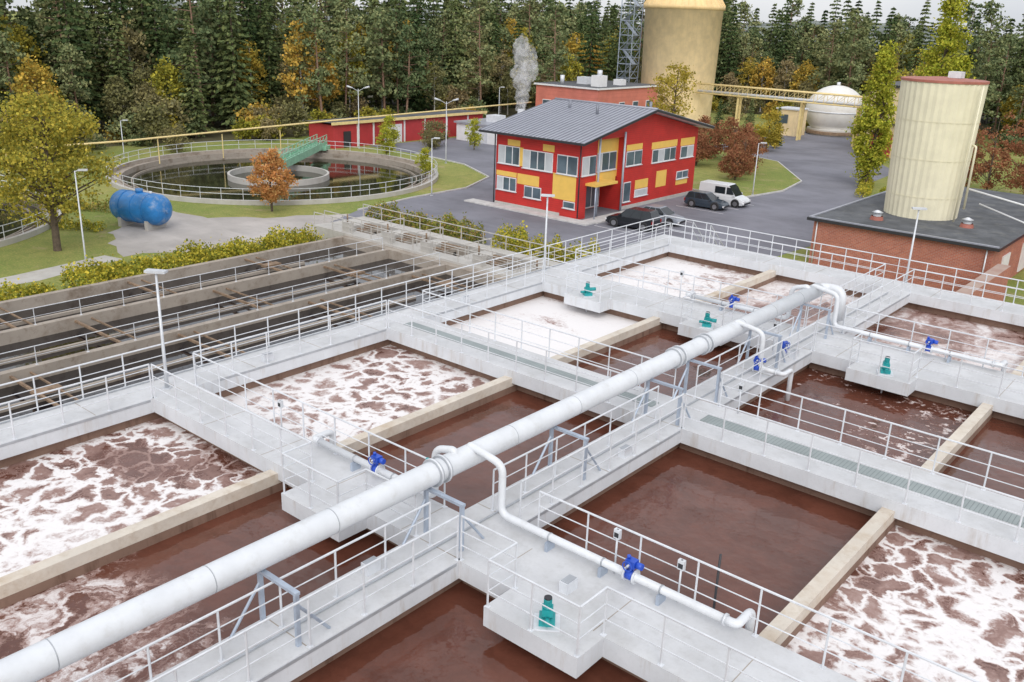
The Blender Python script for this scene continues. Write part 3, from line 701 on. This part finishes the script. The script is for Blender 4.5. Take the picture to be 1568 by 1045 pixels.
lamp(-61.3,27.9,0,6.4,1,1.0); lamp(-78.2,80.6,0,7.3,2,.8); lamp(-94,80.5,0,7.6,2,.8); lamp(-104,53.3,0,4.2,1,1); lamp(-64.3,64.3,0,5.6,1,.6)
lamp(-27.5,14.75,DZ,4.1,3,.6); lamp(-28.3,36.6,DZ,3.9,3,.6); lamp(-13.8,48.8,DZ,3.9,3,.6); lamp(-42.6,90.6,.13,5.4,1,.6); lamp(-98,113,0,6.5,1,.7); lamp(-27.8,92,0,3.4,3,.7)

# ---------------------------------------------------------------- cars
def car(name,x,y,rot,col,L=4.5,Wd=1.8,H=1.5,van=False,suv=False):
    M[name+'_paint']=m_plain(name+'_paint',col,.22,.0,.03); pk=name+'_paint'
    e=empty(name,(x,y,.012)); e.rotation_euler=(0,0,rot); b=MB(); hw=Wd/2
    belt=.62*H if not van else .52*H
    if van: low=[(-L/2,.35,belt,.9),(-L/2+.1,.25,belt+.02,.98),(0,.22,belt,1),(L/2-1.0,.22,belt-.02,1),(L/2-.25,.25,belt-.28,.96),(L/2,.35,belt-.5,.85)]
    else: low=[(-L/2,.38,belt-.08,.86),(-L/2+.15,.26,belt+.0,.97),(-.6,.2,belt,1),(L/2-1.25,.2,belt-.03,1),(L/2-.3,.24,belt-.2,.93),(L/2,.38,belt-.38,.82)]
    def ring(xx,zb,zt,w): 
        w*=hw; m=(zb+zt)/2
        return [(xx,-w*.94,zb),(xx,-w,m),(xx,-w*.96,zt-.06),(xx,-w*.88,zt),(xx,w*.88,zt),(xx,w*.96,zt-.06),(xx,w,m),(xx,w*.94,zb)]
    rings=[ring(*q) for q in low]
    for i in range(len(rings)-1):
        n=8
        for j in range(n):
            j2=(j+1)%n; b.face([rings[i][j],rings[i+1][j],rings[i+1][j2],rings[i][j2]],pk)
    b.face(rings[0],pk); b.face(rings[-1][::-1],pk)
    if van: gx=[(-L/2+.04,-L/2+.12),(L/2-1.9,L/2-1.9),(L/2-.95,L/2-1.75)]
    elif suv: gx=[(-L/2+.08,-L/2+.35),(-.2,-.2),(L/2-1.25,L/2-1.95)]
    else: gx=[(-L/2+.25,-L/2+.95),(-.2,-.2),(L/2-1.2,L/2-1.95)]
    bw=hw*.9; tw=hw*.74 if not van else hw*.84
    x0b,x0t=gx[0]; x2b,x2t=gx[2]
    zb=belt-.03; zt=H
    B=[(x0b,-bw,zb),(x2b,-bw,zb),(x2b,bw,zb),(x0b,bw,zb)]; T=[(x0t,-tw,zt-.06),(x2t,-tw,zt-.06),(x2t,tw,zt-.06),(x0t,tw,zt-.06)]
    side='carglass' if not van else pk
    b.face([B[0],B[1],T[1],T[0]],side); b.face([B[1],B[2],T[2],T[1]],'carglass'); b.face([B[2],B[3],T[3],T[2]],side); b.face([B[3],B[0],T[0],T[3]],'carglass' if not van else pk)
    R=[(x0t+.12,-tw*.88,zt),(x2t-.15,-tw*.88,zt),(x2t-.15,tw*.88,zt),(x0t+.12,tw*.88,zt)]
    b.face(R,pk)
    for i in range(4): j=(i+1)%4; b.face([T[i],T[j],R[j],R[i]],pk)
    for sy in (-1,1):
        for f in ((0,.03),(.33,.36),(.64,.67),(.96,1.0)) if not van else ():
            def pt(t,top): 
                a=(B if not top else T); yb=(sy*(bw if not top else tw)+sy*.012); return (a[0][0]+(a[1][0]-a[0][0])*t,yb,a[0][2])
            b.face([pt(f[0],0),pt(f[1],0),pt(f[1],1),pt(f[0],1)],pk)
        if van:
            for (a,c2,sl) in ((L/2-1.95,L/2-1.15,.4),(L/2-3.2,L/2-2.1,0)):
                b.face([(a,sy*(bw*.985)+sy*.02,zb+.12),(c2+(.05 if sl else 0),sy*bw*.985+sy*.02,zb+.12),(c2-sl,sy*(tw*1.02)+sy*.02,zt-.25),(a,sy*(tw*1.02)+sy*.02,zt-.25)],'carglass')
    wr=.33 if not (suv or van) else .37
    for wx in (-L/2+.85,L/2-.9):
        for sy in (-1,1):
            b.tube([(wx,sy*(hw-.2),wr),(wx,sy*(hw+.015),wr)],wr,'tyre',18); b.tube([(wx,sy*(hw+.01),wr),(wx,sy*(hw+.03),wr)],wr*.62,'rim',12)
            b.tube([(wx,sy*(hw-.3),wr+.03),(wx,sy*(hw+.004),wr+.03)],wr+.07,'black',18)
    for sy in (-1,1):
        b.box(-L/2-.015,sy*hw*.82-.12,belt-.35,-L/2+.1,sy*hw*.82+.1,belt-.1,'lampred'); b.box(L/2-.12,sy*hw*.68-.16,belt-.55,L/2+.015,sy*hw*.68+.16,belt-.4,'headl')
        b.box(x2b-.25,sy*(hw+.02)-.1,belt,x2b-.1,sy*(hw+.02)+.1,belt+.14,pk)
    b.box(-L/2-.03,-hw*.8,.32,-L/2+.1,hw*.8,.5,'black'); b.box(L/2-.1,-hw*.75,.32,L/2+.03,hw*.75,.5,'black'); b.box(-L/2-.02,-.26,.55,-L/2+.05,.26,.66,'white')
    b.obj('body',e)
car('suv',-42.5,67.3,pi+.1,(.015,.017,.022),4.6,1.85,1.72,suv=True)
car('parked_car',-41.9,70.9,.08,(.24,.26,.30),4.4,1.78,1.48)
car('hatchback',-42.6,80.7,.05,(.035,.05,.07),4.2,1.75,1.5,suv=True)
car('white_van',-42.4,83.8,.05,(.66,.68,.70),5.0,1.9,2.1,van=True)

# ---------------------------------------------------------------- vegetation
def quads_mesh(name,V,mats,extra=None):
    N=len(V); vs=V.reshape(-1,3); nb=0; ev=[];ef=[]
    if extra: ev=extra.v; ef=extra.f; nb=len(ev)
    verts=np.concatenate([np.array(ev,float).reshape(-1,3),vs]) if nb else vs
    me=bpy.data.meshes.new(name)
    lf=[len(f) for f in ef]; lv=[i for f in ef for i in f]
    loops=np.concatenate([np.array(lv,int),np.arange(N*4)+nb]).astype(np.int32)
    tot=np.concatenate([np.array(lf,int),np.full(N,4)]).astype(np.int32)
    st=np.concatenate([[0],np.cumsum(tot)[:-1]]).astype(np.int32)
    me.vertices.add(len(verts)); me.vertices.foreach_set('co',verts.astype(np.float32).ravel())
    me.loops.add(len(loops)); me.loops.foreach_set('vertex_index',loops)
    me.polygons.add(len(tot)); me.polygons.foreach_set('loop_start',st)
    try: me.polygons.foreach_set('loop_total',tot)
    except Exception: pass
    me.materials.append(M[mats[0]]); 
    if nb: me.materials.append(M[mats[1]])
    mi=np.concatenate([np.ones(len(ef),int),np.zeros(N,int)]).astype(np.int32); me.polygons.foreach_set('material_index',mi)
    me.update(calc_edges=True); me.validate()
    return me
def rquads(C,size,asp=1.0,flat=0.0):
    N=len(C); a=rng.normal(size=(N,3)); a[:,2]*=(1-flat*.7); a/=np.linalg.norm(a,axis=1)[:,None]
    t=rng.normal(size=(N,3)); b_=np.cross(a,t); b_/=np.linalg.norm(b_,axis=1)[:,None]
    s=(size*rng.uniform(.6,1.3,N))[:,None]; a=a*s*.5*asp; b_=b_*s*.5
    return np.stack([C-a*.9,C-b_,C+a*1.1,C+b_],axis=1)
def deciduous(h,cr,z0,nc,lpc,leaf,bark='bark',tr=.16,cl=.75,shape=1.0):
    ex=MB(); lean=rng.normal(size=2)*.03*h; 
    tp=[(0,0,0),(lean[0]*.3,lean[1]*.3,h*.3),(lean[0]*.7,lean[1]*.7,h*.62),(lean[0],lean[1],h*.92)]
    ex.tube(tp,tr,bark,7,False,[tr*1.3,tr,tr*.6,tr*.15])
    cz=(z0+h)/2; hz=(h-z0)/2; cs=[]
    while len(cs)<nc:
        p=rng.uniform(-1,1,3); d=np.linalg.norm(p)
        if d>1 or (d<.45 and rng.random()<.75): continue
        w=1-.35*max(0,p[2])*shape
        cs.append((p[0]*cr*w,p[1]*cr*w,cz+p[2]*hz))
    L=[]
    for i,c in enumerate(cs):
        k=int(lpc*rng.uniform(.5,1.4)); rad=cl*rng.uniform(.6,1.25)
        q=rng.normal(size=(k,3))*rad*.5; q[:,2]*=.7; L.append(np.array(c)+q)
        if i%3==0:
            zs=max(z0*.7,c[2]-.5*math.hypot(c[0],c[1])-.3); t=min(1,zs/h)
            ex.tube([(lean[0]*t,lean[1]*t,zs),(c[0]*.5,c[1]*.5,(zs+c[2])/2+.1),c],.03,bark,4,False,[tr*.4,tr*.22,.015])
    return rquads(np.concatenate(L),leaf),ex
def spruce(h,R):
    ex=MB(); ex.tube([(0,0,0),(0,0,h)],.2,'bark',6,False,[.2,.02]); C=[]; A=[]
    t=.10
    while t<.99:
        r=R*(1-t)**.8*rng.uniform(.75,1.15)+.12; nb=int(5+5*(1-t)); a0=rng.uniform(0,6.28)
        for i in range(nb):
            a=a0+2*pi*i/nb+rng.uniform(-.25,.25); rr=r*rng.uniform(.65,1.2); n=max(3,int(rr/.36))
            for k in range(n):
                s=(k+1)/n; w=.30*(1-s*.6)*rr*.5
                for m in range(2):
                    o=rng.uniform(-w,w); x=rr*s
                    C.append((x*math.cos(a)-o*math.sin(a),x*math.sin(a)+o*math.cos(a),h*t-.32*rr*s+.12*rr*s*s*1.2-abs(o)*.25+rng.uniform(-.1,.06)))
                    A.append(a)
        t+=.031*rng.uniform(.8,1.2)
    C=np.array(C); A=np.array(A); N=len(C)
    d=np.stack([np.cos(A),np.sin(A),-.45+rng.uniform(-.4,.3,N)],1)+rng.normal(size=(N,3))*.3; d/=np.linalg.norm(d,axis=1)[:,None]
    p=np.cross(d,rng.normal(size=(N,3))*.6+np.array([0,0,1])); p/=np.linalg.norm(p,axis=1)[:,None]
    s=rng.uniform(.36,.74,N)[:,None]; d=d*s; p=p*s*.38
    return np.stack([C-d*.6,C-p,C+d*.7,C+p],1),ex
def pine(h,R):
    ex=MB(); l=rng.normal(size=2)*.4; ex.tube([(0,0,0),(l[0],l[1],h*.5),(l[0]*1.5,l[1]*1.5,h*.97)],.2,'pinebark',6,False,[.22,.16,.04]); L=[]
    for i in range(38):
        t=.28+.70*(i/37); r=R*math.sin(min(1,(1-t)*2.4+.18)*pi/2)*rng.uniform(.35,1.0); a=rng.uniform(0,6.28); c=(l[0]*1.4+r*math.cos(a),l[1]*1.4+r*math.sin(a),h*t)
        ex.tube([(l[0]*1.4,l[1]*1.4,h*t-.4),c],.04,'pinebark',4,False,[.06,.02])
        q=rng.normal(size=(50,3))*np.array([.6,.6,.27])*rng.uniform(.7,1.4); L.append(np.array(c)+q)
    return rquads(np.concatenate(L),.42,1.3),ex
M['leaf_yellow']=m_leaf('leaf_yellow',[(.32,.29,.05),(.58,.46,.08),(.74,.56,.10)])
M['leaf_ygreen']=m_leaf('leaf_ygreen',[(.26,.27,.06),(.50,.45,.08),(.72,.57,.10)])
M['leaf_orange']=m_leaf('leaf_orange',[(.52,.31,.12),(.76,.33,.12),(.72,.48,.18)],dk=.3)
M['leaf_rust']=m_leaf('leaf_rust',[(.26,.11,.065),(.44,.18,.10),(.44,.27,.13)])
M['leaf_poplar']=m_leaf('leaf_poplar',[(.28,.35,.04),(.50,.51,.07),(.70,.64,.09)])
M['leaf_spruce']=m_leaf('leaf_spruce',[(.060,.092,.040),(.105,.150,.060),(.165,.20,.075)],.5,0,.8,.3)
M['leaf_pine']=m_leaf('leaf_pine',[(.12,.165,.08),(.20,.245,.115),(.28,.30,.135)],.5,0,.6,.3)
M['leaf_birchf']=m_leaf('leaf_birchf',[(.27,.26,.06),(.52,.44,.08),(.72,.54,.09)],.5,.2,.5)
M['leaf_brownf']=m_leaf('leaf_brownf',[(.21,.20,.11),(.35,.31,.15),(.42,.37,.15)],.5,.2,.6)
M['leaf_hedge']=m_leaf('leaf_hedge',[(.18,.24,.045),(.52,.48,.07),(.86,.70,.10)],1.2)
M['leaf_hedge2']=m_leaf('leaf_hedge2',[(.16,.22,.05),(.36,.38,.08),(.60,.38,.15)],1.2)
def put(name,me,x,y,z=0,s=1,rz=None,parent=None,sz=None):
    o=bpy.data.objects.new(name,me); COL.objects.link(o); o.location=(x,y,z); o.scale=(s,s,sz or s); o.rotation_euler=(0,0,rng.uniform(0,6.28) if rz is None else rz)
    if parent: o.parent=parent
    return o
def mk(name,qe,mats): return quads_mesh(name,qe[0],mats,qe[1])
put('birch_tree',mk('birch_tree',deciduous(11.2,4.4,2.3,170,80,.20,'bark',.22,.9),('leaf_ygreen','bark')),-66.2,28.2)
put('birch_tree',mk('birch_tree',deciduous(8.5,3.6,1.2,110,75,.20,'bark',.18,.9),('leaf_ygreen','bark')),-72,22.5)
put('maple_tree',mk('maple_tree',deciduous(5.4,2.0,.9,95,80,.16,'bark',.09,.5),('leaf_orange','bark')),-67.9,47.9)
put('lime_tree',mk('lime_tree',deciduous(12,3.6,3.0,80,42,.26,'bark',.2,.9),('leaf_yellow','bark')),-68.5,116.5)
put('poplar_tree',mk('poplar_tree',deciduous(15.6,1.9,.6,190,65,.26,'bark',.2,.8,1.6),('leaf_poplar','bark')),-36.6,106.8)
put('poplar_tree',mk('poplar_tree',deciduous(22.5,3.0,2.0,180,65,.30,'bark',.25,1.0,1.6),('leaf_poplar','bark')),-35.8,126)
rust=[mk('rowan_shrub',deciduous(h,r,.4,70,55,.2,'bark',.1,.6),('leaf_rust','bark')) for h,r in ((5.5,2.6),(4.2,2.3),(9.5,3.6))]
for i,(x,y,k,s) in enumerate(((-50,103,0,.9),(-48.5,98,1,.8),(-54,108,0,1.1),(-57,104,1,1),(-60,112,0,1),(-55,113,1,1.1),(-24,108,2,1),(-21,112,2,1.05),(-18,105,2,.9),(-28,116,2,.8),(-15,110,2,1))): put('rowan_shrub',rust[k],x,y,.1,s)
yb=[mk('young_tree',deciduous(4,1.3,.5,40,55,.17,'bark',.06,.5),('leaf_poplar','bark')),mk('young_tree',deciduous(3.2,1.8,.3,45,55,.18,'bark',.06,.6),('leaf_brownf','bark')),mk('young_tree',deciduous(6,2.2,.5,55,55,.24,'bark',.08,.7),('leaf_yellow','bark'))]
for x,y,s,k in ((-86,78,.9,0),(-84,92,1,0),(-72,71,.8,0),(-93,85,1,0),(-29.8,93,.6,0),(-90,90.5,1.1,1),(-88,88,.8,1),(-80,110,1.2,1),(-76,112,1,2),(-58,126,1,2),(-70,124,1,1),(-34,114,.8,1),(-104,60,1,1),(-105,45,1.1,2),(-106,36,1,0)): put('young_tree',yb[k],x,y,0,s)
def hedge(name,x0,y0,x1,y1,w,h,mat,dens=260,leaf=.14):
    a=np.array([x0,y0]);c=np.array([x1,y1]); L=np.linalg.norm(c-a); d=(c-a)/L; p=np.array([-d[1],d[0]])
    N=int(L*w*dens); s=rng.uniform(0,L,N); o=rng.uniform(-1,1,N)
    hh=h*(.70+.22*np.sin(s*1.3)*np.sin(s*.47+1)+.14*np.sin(s*4.1+o*2)+.12*rng.normal(size=N))*(1-.5*o**4)
    z=hh*(1-rng.random(N)**2.2*.9)
    ww=w/2*(1+.25*np.sin(s*2.1))
    C=np.stack([a[0]+d[0]*s+p[0]*o*ww,a[1]+d[1]*s+p[1]*o*ww,z],1)
    ex=MB()
    for i in range(int(L/.7)): q=a+d*(i*.7+.3); ex.tube([(q[0],q[1],0),(q[0]+rng.uniform(-.3,.3),q[1]+rng.uniform(-.3,.3),h*.6)],.02,'bark',4,False)
    return put(name,quads_mesh(name,rquads(C,leaf),(mat,'bark'),ex),0,0,rz=0)
hedge('hedge',-55.2,24,-54.9,42.5,2.8,1.7,'leaf_hedge',300,.16); hedge('hedge',-55.4,2,-55.4,23,2.2,1.3,'leaf_hedge',220,.16)
hedge('hedge',-57.5,50.8,-46.5,51.5,3.0,2.0,'leaf_hedge2',280,.16); hedge('hedge',-43.5,50.6,-35.5,51.5,3.0,2.4,'leaf_hedge',300,.16)
hedge('shrub_row',-75.5,30,-70,33.5,1.2,1.0,'leaf_hedge',200); hedge('shrub_row',-58,88.3,-52,89.5,1.6,1.2,'leaf_hedge2',200)
hedge('shrub_row',-90,30,-73.5,39,1.4,1.1,'leaf_hedge2',160); hedge('shrub_row',-34,99,-37.5,110,1.4,1.0,'leaf_hedge',160)
# forest
sp=[mk('spruce_tree',spruce(h,R),('leaf_spruce','bark')) for h,R in ((22,3.4),(19,3.0),(24,3.9),(17,3.1))]
pn=[mk('pine_tree',pine(h,R),('leaf_pine','pinebark')) for h,R in ((20,3.2),(22,3.6),(17,3.0))]
bi=[mk('birch_tree',deciduous(h,R,h*.25,58,46,.38,'birchbark',.13,1.0,1.3),('leaf_birchf','birchbark')) for h,R in ((15,2.6),(11,2.5))]
br=[mk('aspen_tree',deciduous(h,R,h*.22,58,44,.38,'birchbark',.13,1.0,1.2),('leaf_brownf','birchbark')) for h,R in ((14,2.6),(9,2.4))]
us=[mk('understorey_shrub',deciduous(h,R,.2,30,44,.34,'bark',.06,.9),(m,'bark')) for h,R,m in ((3.5,2.0,'leaf_birchf'),(4.5,1.8,'leaf_brownf'),(3,2.2,'leaf_pine'))]
forest=empty('forest')
pts=[]
def scatter(fn,x0,x1,y0,y1,n,mind,kind=0):
    c=0;t=0
    while c<n and t<n*30:
        t+=1; x=rng.uniform(x0,x1); y=rng.uniform(y0,y1)
        fr=fn(x,y)
        if not fr: continue
        if kind!=3 and any((x-a)**2+(y-b_)**2<mind*mind for a,b_ in pts[-600:]): continue
        if kind!=3: pts.append((x,y))
        c+=1; u=rng.random()
        if kind==3: me=random.choice(us); s=rng.uniform(.5,1.2)
        elif fr<2: me=random.choice(bi) if u<.24 else random.choice(br) if u<.42 else random.choice(pn) if u<.70 else random.choice(sp); s=rng.uniform(.65,1.1)
        elif kind==1: me=random.choice(sp) if u<.38 else random.choice(pn) if u<.66 else random.choice(br) if u<.84 else random.choice(bi); s=rng.uniform(.85,1.12)
        else: me=random.choice(sp) if u<.54 else random.choice(pn) if u<.88 else random.choice(bi+br); s=rng.uniform(.85,1.2)
        put(me.name.split('.')[0],me,x,y,0,s,parent=forest)
def leftf(x,y):
    e=-116 if y<75 else -113 if y<118 else -113-(y-118)*.1
    if x>e+ (4*math.sin(y*.3)): return 0
    return 1 if x>e-9 else 2
def rightf(x,y):
    e=176+ (x+100)*.10 + 5*math.sin(x*.2)
    if y<e: return 0
    return 1 if y<e+16 else 2
scatter(leftf,-150,-110,-4,185,290,3.3)
scatter(rightf,-170,5,170,230,290,3.6,1)
scatter(lambda x,y:1,-60,-10,160,180,24,4)
scatter(lambda x,y:1,-112,-96,120,172,22,3.5)
scatter(lambda x,y:1,-118,-106,5,125,75,3,3)
scatter(lambda x,y:1,-104,0,160,182,55,3,3)
for x,y,s in ((-62,128,.42),(-59,131,.36),(-66,126,.4)): put('young_spruce',sp[3],x,y,0,s)
M['hillwood']=m_plain('distant_woodland',(.17,.19,.17),.95,0,.4,.03)
b=MB(); n=90; prev=None
for i in range(n+1):
    a=-.6+ (pi*.95)*i/n
    def P(R0,h): return (R0*math.cos(a+.3)-60,R0*math.sin(a+.3)+60,h)
    j=1.5*math.sin(i*2.3)+1.2*math.sin(i*5.1)
    cur=(P(330,-1),P(345,12+j),P(520,13+j*.5),P(700,19+4*math.sin(i*.5)))
    if prev:
        for k in range(3): b.face([prev[k],cur[k],cur[k+1],prev[k+1]],'hillwood')
    prev=cur
b.obj('distant_hills')

# steam: nested translucent puffs, fading at their rims
n=NT('steam'); co=n.coord()
lw=n.n('ShaderNodeLayerWeight',Blend=.35); fac=n.math('MULTIPLY',n.ss(lw.outputs['Facing'],.25,.95,.36,0),n.ss(n.noise(co,.7,5,.7),.36,.62,.15,1))
tr=n.n('ShaderNodeBsdfTransparent'); df=n.n('ShaderNodeBsdfDiffuse',Color=(.9,.9,.91)); tl=n.n('ShaderNodeBsdfTranslucent',Color=(.9,.9,.91))
m1=n.n('ShaderNodeMixShader',i0=.5); n.t.links.new(df.outputs[0],m1.inputs[1]); n.t.links.new(tl.outputs[0],m1.inputs[2])
m2=n.n('ShaderNodeMixShader',i0=fac); n.t.links.new(tr.outputs[0],m2.inputs[1]); n.t.links.new(m1.outputs[0],m2.inputs[2]); n.t.links.new(m2.outputs[0],n.out.inputs[0]); M['steam']=n.mat
bm=bmesh.new()
for (px,py,pz,rad,sd) in ((0,0,.6,.75,1),(.1,.1,1.9,1.0,2),(-.2,.3,3.4,1.3,3),(-.9,.5,5.0,1.2,4),(.5,.6,5.4,1.4,5),(-.3,1.0,7.3,1.6,6),(-1.5,1.4,8.9,1.2,7)):
    r_=bmesh.ops.create_icosphere(bm,subdivisions=4,radius=1.0)
    for vv in r_['verts']:
        q=vv.co.copy(); l=1+.45*mn.fractal(q*1.3+Vector((sd*7.1,0,0)),.9,2.1,4); vv.co=Vector((px+q.x*rad*l,py+q.y*rad*l,pz+q.z*rad*1.15*l))
for fce in bm.faces: fce.smooth=True
me=bpy.data.meshes.new('steam_plume'); bm.to_mesh(me); bm.free(); me.materials.append(M['steam'])
o=bpy.data.objects.new('steam_plume',me); COL.objects.link(o); o.location=(-86,104,4.3)

# ---------------------------------------------------------------- camera, light, world
f,pit,roll,yaw=1398.9,math.radians(19.5),math.radians(2.10),math.radians(39.62)
fw=Vector((-math.sin(yaw)*math.cos(pit),math.cos(yaw)*math.cos(pit),-math.sin(pit))); r0=Vector((math.cos(yaw),math.sin(yaw),0)); u0=r0.cross(fw)
r=r0*math.cos(roll)+u0*math.sin(roll); u=r.cross(fw)
cam=bpy.data.cameras.new('camera'); cam.lens=f/1568*36; cam.sensor_width=36; cam.clip_end=4000; cam.clip_start=.5
co_=bpy.data.objects.new('camera',cam); COL.objects.link(co_)
mw=Matrix(((r.x,u.x,-fw.x,0),(r.y,u.y,-fw.y,0),(r.z,u.z,-fw.z,17.0),(0,0,0,1))); co_.matrix_world=mw
S.camera=co_
el=math.radians(42); az=math.radians(140)
sun=bpy.data.lights.new('sun','SUN'); sun.energy=1.0; sun.angle=math.radians(35); sun.color=(1,.985,.96)
so=bpy.data.objects.new('sun',sun); COL.objects.link(so)
sd=Vector((math.sin(az)*math.cos(el),math.cos(az)*math.cos(el),math.sin(el))); so.rotation_euler=sd.to_track_quat('Z','Y').to_euler()
w=bpy.data.worlds.new('World'); S.world=w; w.use_nodes=True; t=w.node_tree; bg=t.nodes['Background']
sk=t.nodes.new('ShaderNodeTexSky'); sk.sky_type='NISHITA'; sk.sun_disc=False; sk.sun_elevation=el; sk.sun_rotation=az; sk.dust_density=3; sk.air_density=1.0
hs=t.nodes.new('ShaderNodeHueSaturation'); hs.inputs['Saturation'].default_value=.40; hs.inputs['Value'].default_value=1.3
mx=t.nodes.new('ShaderNodeMix'); mx.data_type='RGBA'; mx.inputs[0].default_value=.6
tc_=t.nodes.new('ShaderNodeTexCoord'); cn=t.nodes.new('ShaderNodeTexNoise'); cn.inputs['Scale'].default_value=2.2; cn.inputs['Detail'].default_value=5
mp_=t.nodes.new('ShaderNodeMapping'); mp_.inputs['Scale'].default_value=(1,1,2.5)
t.links.new(tc_.outputs['Generated'],mp_.inputs[0]); t.links.new(mp_.outputs[0],cn.inputs['Vector'])
cr=t.nodes.new('ShaderNodeValToRGB'); cr.color_ramp.elements[0].position=.35; cr.color_ramp.elements[0].color=(.70,.73,.79,1); cr.color_ramp.elements[1].position=.65; cr.color_ramp.elements[1].color=(1,1,1,1)
t.links.new(cn.outputs['Fac'],cr.inputs[0])
vm=t.nodes.new('ShaderNodeVectorMath'); vm.operation='SCALE'; vm.inputs['Scale'].default_value=9.2; t.links.new(cr.outputs[0],vm.inputs[0])
t.links.new(sk.outputs[0],hs.inputs['Color']); t.links.new(hs.outputs[0],mx.inputs[6]); t.links.new(vm.outputs[0],mx.inputs[7]); t.links.new(mx.outputs[2],bg.inputs[0]); bg.inputs[1].default_value=.15
S.view_settings.view_transform='Standard'; S.view_settings.look='None'; S.view_settings.exposure=0
